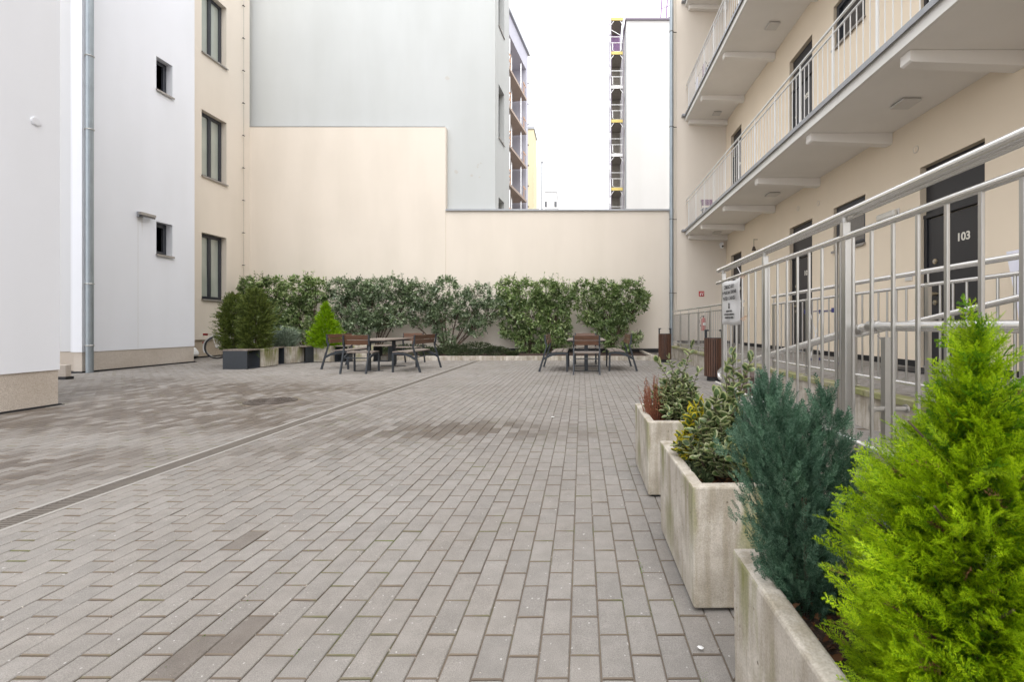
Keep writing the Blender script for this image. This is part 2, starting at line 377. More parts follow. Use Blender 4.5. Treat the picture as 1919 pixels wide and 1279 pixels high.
def pavers(name, x0, nx, dx, y0, ny, z, skip=None, wet=True, run='y'):
    V = []; Fc = []; W = []; MI = []; rs = random.Random(3)
    a, b = .0978, .1976; h = .0032
    for i in range(nx):
        cx = x0+dx*(i+.5)*.1
        off = (i % 2)*.1+rs.uniform(-.004, .004)
        for j in range(ny):
            cy = y0+j*.2+off
            if skip and skip(cx, cy): continue
            zz = z+rs.uniform(-.0014, .0012); tx = rs.uniform(-.0008, .0008); ty = rs.uniform(-.0012, .0012)
            jx = rs.uniform(-.0007, .0007); jy = rs.uniform(-.0012, .0012); ha = a/2-.0014; hb = b/2-.0014
            o = len(V)
            for (e, zo) in ((0, -.012), (.0, -h), (h, 0)):
                for sx, sy in ((-1, -1), (1, -1), (1, 1), (-1, 1)):
                    px, py = cx+jx+sx*(ha-e), cy+jy+sy*(hb-e)
                    if run == 'x': px, py = px, py
                    V.append((px, py, zz+zo+tx*sx+ty*sy))
            Fc += [(o+8, o+9, o+10, o+11)]; MI += [0]
            for k in range(4):
                l = (k+1) % 4; Fc += [(o+4+k, o+4+l, o+8+l, o+8+k), (o+k, o+l, o+4+l, o+4+k)]; MI += [1 if k in (0, 2) else 0, 1]
            w = 0
            if wet:
                w = 1.12*wetness(cx, cy); w = min(1, w*rs.choice((.25, .7, 1.1, 1.3, 1.5)))
                if cx < -3.3 and rs.random() < .06: w = max(w, rs.uniform(.2, .5))
                for (qx, qy) in ((-1.66, 2.28), (-1.22, 1.68), (-1.25, 1.47), (-3.75, 3.1), (-4.2, 3.0)):
                    if abs(cx-qx) < .052 and abs(cy-qy) < .101: w = .62
            W += [w]*12
    me = bpy.data.meshes.new(name); me.from_pydata(V, [], Fc); me.materials.append(paver_m); me.materials.append(joint_m); me.polygons.foreach_set('material_index', MI)
    at = me.attributes.new('wet', 'FLOAT', 'POINT'); at.data.foreach_set('value', W)
    ob = bpy.data.objects.new(name, me); COL.objects.link(ob); return ob
CH0, CH1 = -3.24, -3.04      # drain channel with its edges
bed = lambda x, y: (-7.6 < x < 2.25 and y > 14.05)
def sk(x, y):
    if bed(x, y): return True
    if ((x+4.43)/.36)**2+((y-6.54)/.36)**2 < 1: return True
    if x < -11.3 and y < 13.3: return True
    if x > 1.5 and y < 4.7: return True
    return False
tag(pavers('pavement', -3.039, 61, 1, -2, 98, 0, sk), kind='structure')
tag(pavers('pavement', CH0, 94, -1, -2, 98, 0, sk), kind='structure')

# drain channel
grate_m = flat('grate_iron', (.17, .15, .13, 1), .5, .3, var=.25, nscale=14)
dr = empty('drain_channel', (-3.14, 6, 0), 'long slotted rainwater drain running through the grey paving', 'drain')
m = MB(); m.box(CH0, -3.212, -2, 13.98, -.05, .001, chan_m); m.box(-3.065, CH1, -2, 13.98, -.05, .001, chan_m); m.build('channel_edge', dr)
m = MB(); m.box(-3.211, -3.066, -2, 13.98, -.05, -.03, black_p); m.build('channel_bed', dr)
m = MB()
m.box(-3.210, -3.200, -2, 13.98, -.03, .0, grate_m); m.box(-3.077, -3.067, -2, 13.98, -.03, .0, grate_m)
y = -2
while y < 13.95:
    m.box(-3.200, -3.077, y, y+.012, -.012, -.001, grate_m); y += .024
m.build('grate', dr)
# manhole
mh = empty('manhole_cover', (-4.43, 6.54, 0), 'round cast iron manhole cover set flush in the paving left of the drain', 'manhole cover')
m = MB(); m.tube([(-4.43, 6.54, -.04), (-4.43, 6.54, .002)], .33, iron_m, 48); m.build('surround', mh)
m = MB(); m.tube([(-4.43, 6.54, -.03), (-4.43, 6.54, .006)], .30, iron_m, 48)
for r in (.27, .22, .17, .12, .07): m.ring((-4.43, 6.54, .006), r, .006, (0, 0, 1), iron_m, 40, 6)
for k in range(12):
    a = k*math.pi/6; M = Matrix.Translation((-4.43, 6.54, 0)) @ Matrix.Rotation(a, 4, 'Z'); m.box(.08, .26, -.006, .006, .006, .012, iron_m, M)
m.build('lid', mh)

# planting bed, kerb
g = MB(); g.box(-7.5, 2.2, 14.18, YB, -.04, .07, soil_m); tag(g.build('planting_bed', world=False), kind='structure')
kb = empty('kerb', (-2.6, 14.1, 0), 'low pale stone kerb in front of the planting bed', 'kerb')
m = MB(); x = -7.6
while x < 2.2:
    m.box(x, x+.985, 14.07, 14.19, -.04, .13, kerb_m); x += .99
m.box(2.2, 2.32, 14.07, YB, -.04, .13, kerb_m); m.build('kerb_stones', kb, bevel=.008)

# raised walkway
g = MB(); g.box(3.1, 5.62, -2.2, 15.15, -.04, .385, joint_m); g.box(3.66, 5.62, 15.151, YB, -.04, .385, joint_m); tag(g.build('raised_walkway', world=False), kind='structure')
pw = pavers('walkway_paving', 3.13, 24, 1, -2, 98, .397, lambda x, y: x < 3.68 and y > 15.05, False); tag(pw, kind='structure')
rw = empty('retaining_wall', (2.96, 8, 0), 'low mossy concrete wall holding up the raised walkway', 'low wall')
m = MB(); y = -2.2
while y < 15.0:
    if not (7.25 < y+.3 < 8.2): m.box(2.97, 3.1, y, min(y+.59, 15.15), -.04, .34, kerb_m)
    else: m.box(2.97, 3.1, y, y+.59, -.04, .34, kerb_m)
    y += .6
m.build('wall_panels', rw, bevel=.006)
m = MB(); y = -2.2
m2 = MB(); m2.box(3.12, 3.66, 15.05, 15.16, -.04, .402, moss_m); m2.box(3.62, 3.66, 15.17, YB-.05, -.04, .402, kerb_m); m2.build('return_wall', rw)
while y < 15.0:
    m.box(2.94, 3.12, y, min(y+.99, 15.18), .34, .402, moss_m); y += 1.0
m.build('coping', rw, bevel=.006)
st = empty('garden_steps', (2.6, 7.8, 0), 'short brown steps up to the raised walkway behind the near railing', 'steps')
for k, (xa, z) in enumerate(((2.52, .13), (2.73, .265))):
    m = MB(); m.box(xa, 2.935, 7.0, 8.28, z-.13 if k else -.04, z-.035, flat('riser', (.10, .07, .06, 1), .8, var=.2)); m.build('riser', st)
    m = MB(); m.box(xa-.02, 2.935, 6.98, 8.3, z-.035, z, MATS['riser']); m.build('tread', st, bevel=.006)
# ramp
g = MB(); g.extr([(4.75, -.03), (2.35, .385), (-2.2, .385), (-2.2, -.04), (4.75, -.04)], 'x', 1.52, 2.935, MATS['paver_joints']); tag(g.build('ramp', world=False), kind='structure')
def ramp_pavers():
    V = []; Fc = []; W = []; rs = random.Random(9)
    for i in range(13):
        for j in range(34):
            cx = 1.64+i*.1; cy = -1.9+j*.2+(i % 2)*.1
            if cy > 4.6: continue
            zf = lambda yy: .392 if yy < 2.35 else .392-(yy-2.35)*(.392/2.4)+.0
            o = len(V)
            for e, zo in ((0, -.02), (.004, 0)):
                for sx, sy in ((-1, -1), (1, -1), (1, 1), (-1, 1)): V.append((cx+sx*(.048-e), cy+sy*(.0975-e), zf(cy+sy*(.0975-e))+zo+.003))
            Fc.append((o+4, o+5, o+6, o+7))
            for k in range(4): Fc.append((o+k, o+(k+1) % 4, o+4+(k+1) % 4, o+4+k))
            W += [0]*8
    me = bpy.data.meshes.new('ramp_paving'); me.from_pydata(V, [], Fc); me.materials.append(paver_m)
    at = me.attributes.new('wet', 'FLOAT', 'POINT'); at.data.foreach_set('value', W)
    ob = bpy.data.objects.new('ramp_paving', me); COL.objects.link(ob); return ob
tag(ramp_pavers(), kind='structure')
rk = MB(); rk.extr([(4.85, -.04), (4.85, .05), (2.35, .45), (-2.2, .45), (-2.2, -.04)], 'x', 1.44, 1.575, kerb_m)
tag(rk.build('ramp_kerb', bevel=.006), 'sloping concrete edge of the ramp beneath the near railing', 'kerb')

# ================================================================== LEFT BUILDINGS
# near white block
A = empty('apartment_building', (-7.06, 3, 0), 'near white plastered block at the left edge of the courtyard', 'building')
XA = -7.06
bx('wall', A, (XA-4, XA, -3, 6.21, .48, 14), white_pl)
bx('plinth', A, (XA-4, XA-.012, -3, 6.198, .02, .482), plinth_m)
m = MB(); m.box(XA-4, XA+.012, -3, 6.222, -.04, .022, black_p); m.box(XA-4, XA+.03, -3, 6.245, -.04, .008, black_p); m.build('base_strip', A, bevel=.003)
v = one_v = MB(); v.disc((XA+.006, 5.93, 3.72), .052, (1, 0, 0), .012, white_pl, 28); v.disc((XA+.012, 5.93, 3.72), .042, (1, 0, 0), .006, white_sh, 28); v.build('wall_vent', A, smooth=True)
# white block further back
XB = -11.27
B = empty('apartment_building', (XB, 12, 0), 'white plastered block with two tiny windows and a grey downpipe', 'building')
fb = Fr((XB, 0, 0), (0, 1, 0), (1, 0, 0))
wins = [(12.16, 12.64, 2.96, 3.84), (12.16, 12.64, 7.34, 8.23), (12.16, 12.64, 11.75, 12.62)]
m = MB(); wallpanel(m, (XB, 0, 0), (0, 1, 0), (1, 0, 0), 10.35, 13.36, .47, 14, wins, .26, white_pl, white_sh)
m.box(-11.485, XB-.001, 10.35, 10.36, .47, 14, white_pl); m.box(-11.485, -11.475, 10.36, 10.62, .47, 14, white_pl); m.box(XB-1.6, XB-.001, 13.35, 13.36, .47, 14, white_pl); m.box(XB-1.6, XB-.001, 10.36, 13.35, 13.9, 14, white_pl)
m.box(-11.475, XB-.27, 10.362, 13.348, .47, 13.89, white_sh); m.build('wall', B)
bx('side_wall', B, (-13.4, XB-.21, 10.62, 10.9, .47, 14), plaster('shaded_side_plaster', (.56, .565, .58, 1), .05))  # same white plaster, its colour darkened to paint in the recess shade
bx('plinth', B, (-11.47, XB-.012, 10.362, 13.348, .02, .472), plinth_m)
bx('side_plinth', B, (-13.4, XB-.22, 10.632, 10.9, .02, .472), plinth_m)
m = MB(); m.box(-11.5, XB+.015, 10.33, 13.375, -.04, .035, black_p); m.box(-11.52, XB+.035, 10.31, 13.40, -.04, .012, black_p); m.build('base_strip', B, bevel=.003)
for w in wins: window(B, fb, *w, .24, 1, glass_dk, .05)
dp = MB(); dp.tube([(-11.17, 10.42, 0), (-11.17, 10.42, 14)], .066, zinc, 20); dpo = dp.build('downpipe', B, smooth=True)
for z in (.62, 2.02, 5.53, 7.2, 9.9): 
    c = MB(); c.ring((-11.17, 10.42, z), .071, .012, (0, 0, 1), galv_post, 20, 6); c.box(-11.29, -11.22, 10.40, 10.425, z-.01, z+.01, galv_post); c.build('bracket', dpo)
for z in (1.7, 3.7, 6.5, 8.5): m = MB(); m.ring((-11.17, 10.42, z), .0665, .004, (0, 0, 1), zinc, 20, 6); m.build('pipe_joint', dpo)
# small stepped plinth block in the recess
sb = empty('stone_step', (-9.8, 9.6, 0), 'small stone block with a black base jutting out behind the near white wall', 'step')
bx('block', sb, (-11.1, -10.25, 9.12, 9.22, .05, .29), plinth_m, .01)
m = MB(); m.box(-11.1, -10.22, 9.09, 9.24, -.04, .055, black_p); m.build('base_strip', sb, bevel=.004)
# wall lamp on B
wl = empty('wall_lamp', (XB, 11.8, 3.9), 'small oblong metal lamp on the white wall above the lower tiny window', 'lamp')
m = MB(); m.box(XB, XB+.06, 11.62, 11.74, 3.83, 3.97, zinc_l); m.build('mount', wl, bevel=.004)
m = MB(); m.box(XB+.06, XB+.13, 11.60, 12.02, 3.89, 3.96, sill_m); m.build('hood', wl, bevel=.006)
m = MB(); m.box(XB+.065, XB+.125, 11.63, 12.0, 3.85, 3.889, glass_dk); m.build('lens', wl, bevel=.004)
st_m = plaster('drip_stain', (.60, .585, .56, 1), .1)
m = MB(); rs = random.Random(4)
for k in range(7):
    y = 11.63+.022*k; l = rs.uniform(.12, .5); m.add([(XB+.0015, y, 3.83), (XB+.0015, y+.012, 3.83), (XB+.0015, y+.008, 3.83-l)], [(0, 1, 2)], st_m)
m.build('drip_stain', B)
m = MB(); m.box(XB, XB+.0012, 11.655, 11.66, .5, 3.8, st_m); m.build('render_joint', B)
# cream wing
XC = -12.66
Cw = empty('apartment_building', (XC, 15.5, 0), 'cream wing with tall dark framed windows in the left corner of the yard', 'building')
fc = Fr((XC, 0, 0), (0, 1, 0), (1, 0, 0))
cw = [(15.29, 16.36, 1.95, 4.19), (15.29, 16.36, 6.08, 8.30), (15.29, 16.36, 10.22, 12.4)]
m = MB(); wallpanel(m, (XC, 0, 0), (0, 1, 0), (1, 0, 0), 11.0, YB, .62, 16, cw, .26, cream_pl)
m.box(XC-2, XC-.3, 11, YB, .62, 16, cream_pl); m.box(XC-2, XC-.001, 11, YB, .60, .62, cream_pl); m.build('wall', Cw)
bx('plinth', Cw, (XC-2, XC-.06, 11, YB, .03, .60), plaster('cream_plinth', (.50, .42, .33, 1), .08), 0)
bx('base_strip', Cw, (XC-2, XC-.045, 11, YB, -.04, .04), black_p)
bx('cellar_vent', Cw, (XC-.065, XC-.045, 14.7, 15.05, .18, .5), sill_m)
for w in cw: window(Cw, fc, *w, .25, 2, glass_cur, .06)
ld = MB(); ld.tube([(XC+.07, 17.1, .3), (XC+.07, 17.1, 16)], .006, galv_post, 6)
z = .9
while z < 15.5:
    ld.tube([(XC, 17.1, z), (XC+.10, 17.1, z)], .010, galv_post, 6); ld.box(XC+.05, XC+.09, 17.06, 17.14, z-.012, z+.012, iron_m); z += 1.21
ld.build('lightning_conductor', Cw)

# ================================================================== BACK WALL
bw = empty('boundary_wall', (-1, YB, 0), 'long cream courtyard wall behind the hedge, higher on the left', 'wall')
bx('tall_section', bw, (XC, PX(835, YB), YB, YB+.25, 0, PZ(237.5, YB)), cream_pl)
bx('low_section', bw, (PX(835, YB), 3.5, YB+.03, YB+.25, 0, PZ(393.5, YB)), cream_pl)
m = MB(); m.box(PX(835, YB)+.01, 3.5, YB-.03, YB+.30, PZ(393.5, YB), PZ(393.5, YB)+.03, zinc_l); m.box(PX(835, YB)+.01, 3.5, YB-.034, YB-.026, PZ(393.5, YB)-.035, PZ(393.5, YB)+.03, zinc_l); m.build('coping', bw)
m = MB(); m.box(XC, PX(834, YB), YB-.012, YB+.27, PZ(237.5, YB), PZ(237.5, YB)+.018, zinc_l); m.build('edge_trim', bw)
m = MB(); m.box(XC, 3.5, YB-.03, YB-.001, .04, .19, black_p); m.build('base_strip', bw)

# grey building behind
YG = 17.78; gx = PX(928, YG)
G = empty('apartment_building', (-6, 19, 0), 'tall pale grey rendered block rising above the cream wall', 'building')
fg = Fr((gx, YG, 0), (.0834, .9965, 0), (.9965, -.0834, 0))
gw = [(.50, 1.40, 4.2, 6.2), (.50, 1.40, 8.57, 10.72), (.50, 1.40, 13.05, 15.2)]
m = MB(); m.add([(-13, YG, 0), (gx, YG, 0), (gx, YG, 18), (-13, YG, 18)], [(0, 1, 2, 3)], grey_pl)
wallpanel(m, fg.O, fg.U, fg.N, 0, 2.25, 0, 18, gw, .3, grey_pl)
m.prism([(-13, YG+.35), (gx-.32, YG+.35), (gx-.14, YG+2.2), (-13, YG+2.2)], 0, 17.99, grey_pl)
m.add([(-13, YG, 18), (gx, YG, 18), (gx+.19, YG+2.24, 18), (-13, YG+2.24, 18)], [(0, 1, 2, 3)], grey_pl)
m.add([(gx+.188, YG+2.242, 0), (-13, YG+2.242, 0), (-13, YG+2.242, 18), (gx+.188, YG+2.242, 18)], [(0, 1, 2, 3)], grey_pl); m.build('wall', G)
for w in gw: window(G, fg, *w, .28, 1, glass_dk, .04)

patch_m = plaster('patched_render', (.51, .50, .475, 1), .1); rs = random.Random(2)
for (px, y, r) in ((838, 146, 5), (855, 322, 5), (884, 329, 3), (896, 309, 2.2), (901, 306, 2.2), (895, 313, 2.5), (899, 332, 2.2), (826, 333, 1.6)):
    d = YG-.004; m = MB(); cx_, cz_ = PX(px, d), PZ(y, d); rr_ = r/F*d
    m.add([(cx_+rr_*math.cos(k*.7)*rs.uniform(.6, 1), d, cz_+rr_*math.sin(k*.7)*rs.uniform(.5, .9)) for k in range(9)], [tuple(range(9))], patch_m); m.build('plaster_patch', G)
# block with loggias under construction
Lg = empty('construction_building', (-5.3, 38, 0), 'pale block under construction with open loggias and props', 'building')
O0 = Vector((-5.9, 34, 0)); U0 = Vector((.144, .9896, 0)).normalized(); N0 = Vector((U0.y, -U0.x, 0))
fl = Fr(O0, U0, N0); E = 7.36
ul, ur = .9, 6.78
m = MB(); fl.box(m, ul-6, ul, 0, 25.5, -4, 0, pale_w); fl.box(m, ur, E, 0, 23.8, -2.2, 0, lav); fl.box(m, ul, E, 23.8, 25.4, -2.2, 0, lav)
fl.box(m, ul, E, 0, 25.4, -5, -2.2, lav); m.build('wall', Lg)
m = MB(); fl.box(m, ul-6, E+.15, 25.4, 25.6, -5, .18, zinc_l); m.build('roof_edge', Lg)
for k, z in enumerate((5.9, 8.9, 11.9, 14.9, 17.9, 20.9)):
    m = MB(); fl.box(m, ul, ur-.25, z, z+.2, -2.2, .12, conc_slab); sl = m.build('loggia_slab', Lg)
    for (u, n) in ((2.2, -.1), (4.0, -.5), (5.6, -.15)):
        p = fl.O+fl.U*u+fl.N*n; tb('prop', sl, [(p.x, p.y, z+.2), (p.x, p.y, z+3.0)], .045, rail_w, 6)
    m = MB()
    for hh in (.5, 1.0): fl.box(m, ul, 2.0, z+.2+hh, z+.32+hh, .04, .08, wood_prop)
    for u in (1.0, 2.0): fl.box(m, u, u+.06, z+.2, z+1.4, .0, .06, wood_prop)
    m.build('timber_guard', sl); m = MB(); fl.box(m, 5.6, 6.5, z+1.1, z+1.2, .04, .08, wood_prop); fl.box(m, 5.9, 5.96, z+.2, z+1.3, .0, .06, wood_prop)
    m.build('timber_guard', sl)
m = MB()
for k in range(9): fl.box(m, E-.03, E+.02, 8+k*1.85, 8.12+k*1.85, 0, .09, iron_m)
m.build('anchor_bolt', Lg)
# farther blocks
def block(name, x0, x1, y0, y1, z1, mat, label, cat='building', roof=True):
    o = empty(name, ((x0+x1)/2, y0, 0), label, cat)
    bx('wall', o, (x0, x1, y0, y1, 0, z1), mat)
    if roof: bx('roof', o, (x0-.1, x1+.1, y0-.1, y1+.1, z1, z1+.25), zinc_l)
    return o
o = block('distant_house', -9, PX(1000, 50), 50, 53, PZ(242, 50), yellow_pl, 'distant yellow gable end beside the unfinished block')
o = block('distant_house', -9, PX(1001, 54), 53.5, 60, PZ(292, 54), cream_pl, 'distant cream house wall just right of the yellow gable', roof=False)
m = MB()
for k in range(3): m.box(PX(1001, 54)-.4, PX(1001, 54)+.02, 55+k*1.8, 55.9+k*1.8, 12, 14, glass_dk)
m.build('window', o)
o = empty('chimney_flue', (PX(1015, 62), 62, 0), 'thin grey flue pipe standing among the distant houses', 'flue'); tb('pipe', o, [(PX(1015.5, 62), 62, 0), (PX(1015.5, 62), 62, PZ(305, 62))], .13, zinc_l, 8); tb('cap', o, [(PX(1015.5, 62), 62, PZ(305, 62)), (PX(1015.5, 62), 62, PZ(303, 62))], .22, zinc_l, 8)
o = block('distant_house', PX(1021, 110), PX(1043, 110), 110, 120, PZ(360, 110), pale_w, 'farthest pale house showing just above the wall coping')
for px in (1022.5, 1041): bx('window', o, (PX(px, 110)-.25, PX(px, 110)+.3, 109.9, 110.1, PZ(388, 110), PZ(378, 110)), glass_dk)

# white building and scaffold on the right
Wt = empty('apartment_building', (6, 26.5, 0), 'blank white rendered block beside the scaffold', 'building')
zt = PZ(38, 26.5)
bx('wall', Wt, (PX(1174, 26.5), 14, 26.5, 38, 0, zt), pale_w)
m = MB(); m.box(PX(1174, 26.5)-.08, 14, 26.4, 38, zt, zt+.10, flat('roof_trim', (.20, .17, .22, 1), .5)); m.build('roof_edge', Wt)
bx('facade_joint', Wt, (PX(1174, 26.5)-.05, PX(1174, 26.5)-.001, 26.6, 26.8, 0, zt-.6), zinc_l)
def scaffold(X0, X1, Ys, z0, ztop, label, net=True, first=None):
    S = empty('scaffold', ((X0+X1)/2, Ys[0], z0), label, 'scaffold')
    m = MB(); zs = []
    z = first if first is not None else z0+1
    while z < ztop: zs.append(z); z += 2.0
    for y in Ys:
        for x in (X0, X1):
            p = MB(); p.tube([(x, y, z0), (x, y, ztop+4.6)], .03, pole_m, 8); p.build('standard', S, smooth=True)
    for i, z in enumerate(zs):
        mm = MB(); mm.box(X0+.04, X1-.04, Ys[0]-.05, Ys[-1], z, z+.06, net_m); d = mm.build('deck', S)
        bx('toe_board', d, (X0+.02, X1-.02, Ys[0]-.06, Ys[0]-.03, z, z+.17), yellow_p if i not in (5, 7) else white_p)
        t = MB(); y = Ys[0]-.02
        for h in (1.0, 1.35): t.tube([(X0, y, z+h-.3), (X1, y, z+h-.3)], .02, rail_w, 6)
        t.tube([(X0+.1, y, z+.7), (X0+.1, y, z+.28), (X0+.17, y, z+.2), (X1-.17, y, z+.2), (X1-.1, y, z+.28), (X1-.1, y, z+.7)], .018, rail_w, 6)
        t.tube([(X0, y, z-.25), (X0+.16, y, z-.02)], .02, rail_w, 6); t.tube([(X1, y, z-.25), (X1-.16, y, z-.02)], .02, rail_w, 6)
        t.tube([(X0-.25-.15*(i % 3), y, z-.75), (X0, y, z-.77)], .015, rail_w, 6)
        t.build('guard_frame', S, smooth=True)
        if i == len(zs)-1:
            for h in (2.2, 2.7, 3.2, 4.2): bb = MB(); bb.tube([(X0, Ys[0], z+h), (X1, Ys[0], z+h)], .032, pole_m, 6); bb.build('ledger', S)
        if net and i < len(zs):
            n = MB(); hz = zs[i]+.10; n.box(X0+.06, X1-.06, Ys[-1]-.1, Ys[-1]-.06, hz-2.0, hz-.12, purple_p if i >= len(zs)-1 else net_m); n.build('debris_net', S)
    b = MB()
    for i in range(len(zs)-1):
        b.tube([(X0, Ys[0]-.03, zs[i]+.1), (X0, Ys[-1], zs[i+1])], .018, rail_w, 6)
    b.tube([(X0, Ys[0]-.04, zs[-1]-.55), (X1, Ys[0]-.04, zs[-1]-.95)], .02, rail_w, 6); b.build('brace', S)
    return S
scaffold(PX(1145, 27), PX(1167.5, 27), (27, 28.4), 0, PZ(39, 27)+.1, 'tall narrow scaffold tower with yellow boards beside the white block', True, PZ(39, 27)-18)
S2 = empty('scaffold', (5.3, 29.5, zt), 'small piece of scaffold standing on the roof of the white block', 'scaffold')
m = MB()
for x in (4.95, 5.3, 5.7): m.tube([(x, 29.5, zt), (x+.25, 29.5, zt+4)], .05, purple_p, 6)
for z in range(5): m.tube([(4.95+.05*z, 29.5, zt+.5+z*.75), (5.8+.05*z, 29.5, zt+.8+z*.75)], .03, purple_p, 6)
m.build('poles', S2)
# ================================================================== RIGHT GALLERY BUILDING
XF = 5.5; FH = 4.40
Gb = empty('apartment_building', (XF, 8, 0), 'cream building with long balcony walkways and numbered dark doors', 'building')
ff = Fr((XF, 0, 0), (0, 1, 0), (-1, 0, 0))
doors = [(15.80, 16.90), (10.95, 12.14), (6.26, 7.46), (1.6, 2.8)]; gwin = [(8.90, 10.02), (4.2, 5.3), (13.1, 13.11)]
holes = []
for fl_ in range(4):
    for a, b in doors: holes.append((a, b, .40+FH*fl_-(.06 if fl_ else 0), 3.64+FH*fl_))
    for a, b in gwin[:2]: holes.append((a, b, 2.68+FH*fl_, 3.63+FH*fl_))
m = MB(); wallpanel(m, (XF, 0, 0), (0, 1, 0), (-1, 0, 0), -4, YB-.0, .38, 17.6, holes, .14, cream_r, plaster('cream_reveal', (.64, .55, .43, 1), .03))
m.box(XF+.145, XF+3, -4, YB, .38, 17.6, cream_r)
m.box(3.6, XF+3, YB-.05, YB+.35, 0, 17.6, cream_pl); m.box(3.5, 3.6, YB+.02, YB+.36, 0, 17.6, cream_pl); m.build('wall', Gb)
m = MB()
ys = [-4]+[v for d in sorted(doors) for v in d]+[YB-.06]
for i in range(0, len(ys), 2): m.box(XF-.015, XF, ys[i], ys[i+1], .38, .50, black_p)
m.box(3.62, XF-.016, YB-.07, YB-.05, .38, .50, black_p); m.build('base_strip', Gb)
nums = {(0, 0): '101', (0, 1): '102', (0, 2): '103', (1, 0): '204', (1, 1): '205', (1, 2): '206', (2, 0): '307', (2, 1): '308', (2, 2): '309', (0, 3): '104', (1, 3): '207', (2, 3): '310'}
for fl_ in range(3):
    zo = FH*fl_; zb = .40+zo-(.06 if fl_ else 0)
    for k, (a, b) in enumerate(doors):
        lf = MB(); ff.box(lf, a+.13, b-.07, zb+.03, 2.78+zo, -.128, -.085, door_m); dd = lf.build('door', Gb, bevel=.004)
        fm = MB(); ff.box(fm, a, a+.12, zb, 2.80+zo, -.135, -.06, door_m); ff.box(fm, b-.06, b, zb, 2.80+zo, -.135, -.06, door_m); ff.box(fm, a, b, 2.80+zo, 2.86+zo, -.135, -.05, door_m); ff.box(fm, a, b, zb, zb+.025, -.135, -.04, zinc_l); fm.build('frame', dd, bevel=.004)
        tr = MB(); ff.box(tr, a+.004, b-.004, 2.865+zo, 3.635+zo, -.135, -.10, door_m); tr.build('transom_panel', dd)
        yl = b-.22
        for nm, z, r, t in (('lock', 2.09, .040, .02), ('handle', 1.575, .030, .07), ('lock', 1.44, .038, .02)):
            h = MB(); h.disc((XF+.085-t/2, yl, z+zo), r, (1, 0, 0), t, brass, 18)
            h.disc((XF+.085-t-.006, yl, z+zo), r*.5, (1, 0, 0), .014, galv_post, 14)
            if nm == 'handle': h.tube([(XF+.03, yl, z+zo), (XF+.03, yl-.12, z+zo)], .011, brass, 8)
            h.build(nm, dd, smooth=True)
        M = Matrix.Translation((XF+.083, (a+b)/2-.15, 2.33+zo)) @ Matrix(((0, 0, -1, 0), (-1, 0, 0, 0), (0, 1, 0, 0), (0, 0, 0, 1)))
        text('number', dd, nums[(fl_, k)], .165, M, white_met, .003, bold=.004)
        M2 = MB(); M2.disc((XF+.084, (a+b)/2, 1.96+zo), .012, (1, 0, 0), .012, brass, 12); 
    for a, b in gwin[:2]: window(Gb, ff, a, b, 2.68+zo, 3.63+zo, .135, 1, glass_dk, .05)
bx('door_mat', Gb, (4.75, 5.35, 6.4, 7.3, .403, .418), rubber)
# balconies
BX = 3.94
for k, zt_ in enumerate((4.72, 9.08, 13.42)):
    zb_ = zt_-.23
    m = MB(); m.box(BX, XF, -4, YB-.06, zb_, zt_-.055, fascia); m.box(BX+.05, XF-.001, -4, YB-.07, zb_-.003, zb_, soffit); bal = m.build('balcony', Gb, bevel=.006)
    m = MB(); m.box(BX-.045, XF-.001, -4, YB-.07, zt_-.055, zt_-.035, paver_m); m.box(BX-.05, BX+.02, -4, YB-.07, zt_-.034, zt_-.018, rail_w); m.box(BX-.055, BX-.045, -4, YB-.07, zt_-.095, zt_-.018, zinc_l); m.build('drip_edge', bal)
    gm = MB(); gm.box(BX-.15, BX-.0, YB-.22, YB-.02, zt_-.09, zt_-.02, zinc_l); gm.build('gutter_spout', bal)
    for y in [17.36]+[15.55-2.45*j for j in range(9)]:
        bm_ = MB(); X1 = BX+.11 
        bm_.extr([(X1, zb_-.004), (X1, zb_-.13), (X1+.03, zb_-.15), (XF-.001, zb_-.20), (XF-.001, zb_-.004)], 'y', y-.09, y+.09, soffit); bm_.build('beam', bal, bevel=.008)
    for y in (16.75, 11.85, 6.99, 2.1):
        l = MB(); l.box(4.80, 5.07, y-.14, y+.14, zb_-.02, zb_-.004, sill_m); l.box(4.79, 5.08, y-.15, y+.15, zb_-.052, zb_-.02, lamp_m); l.build('ceiling_light', bal, bevel=.008)
    # railing
    rx = BX+.03; zr = zt_+1.10
    m = MB(); m.tube([(rx, -4, zr), (rx, YB-.1, zr)], .021, balc_m, 10); m.tube([(rx, -4, zr-.13), (rx, YB-.1, zr-.13)], .016, balc_m, 8); m.box(rx-.02, rx+.02, -4, YB-.1, zt_-.0, zt_+.02, balc_m); rl = m.build('balcony_railing', Gb, smooth=True)
    y = 6.16-1.087*8; ps = []
    while y < YB: ps.append(y); y += 1.087
    for y in ps:
        p = MB(); p.box(rx-.012, rx+.012, y-.022, y+.022, zt_-.2, zr-.115, balc_m); p.box(rx-.008, rx+.008, y-.01, y+.01, zr-.115, zr-.015, balc_m); p.build('post', rl)
        if y+1 < YB:
            p = MB()
            for j in range(6): p.box(rx-.006, rx+.006, y+.155*(j+1)-.006, y+.155*(j+1)+.006, zt_+.02, zr-.145, balc_m)
            p.build('baluster_panel', rl)
dp = MB(); dp.tube([(3.40, YB-.13, 0), (3.40, YB-.13, 17)], .075, zinc, 18); dpo = dp.build('downpipe', Gb, smooth=True)
for z in (2.3, 5.1, 8.6, 12.2):
    c = MB(); c.ring((3.40, YB-.13, z), .079, .011, (0, 0, 1), iron_m, 18, 6); c.box(3.48, 3.60, YB-.12, YB-.09, z-.01, z+.01, iron_m); c.build('bracket', dpo)
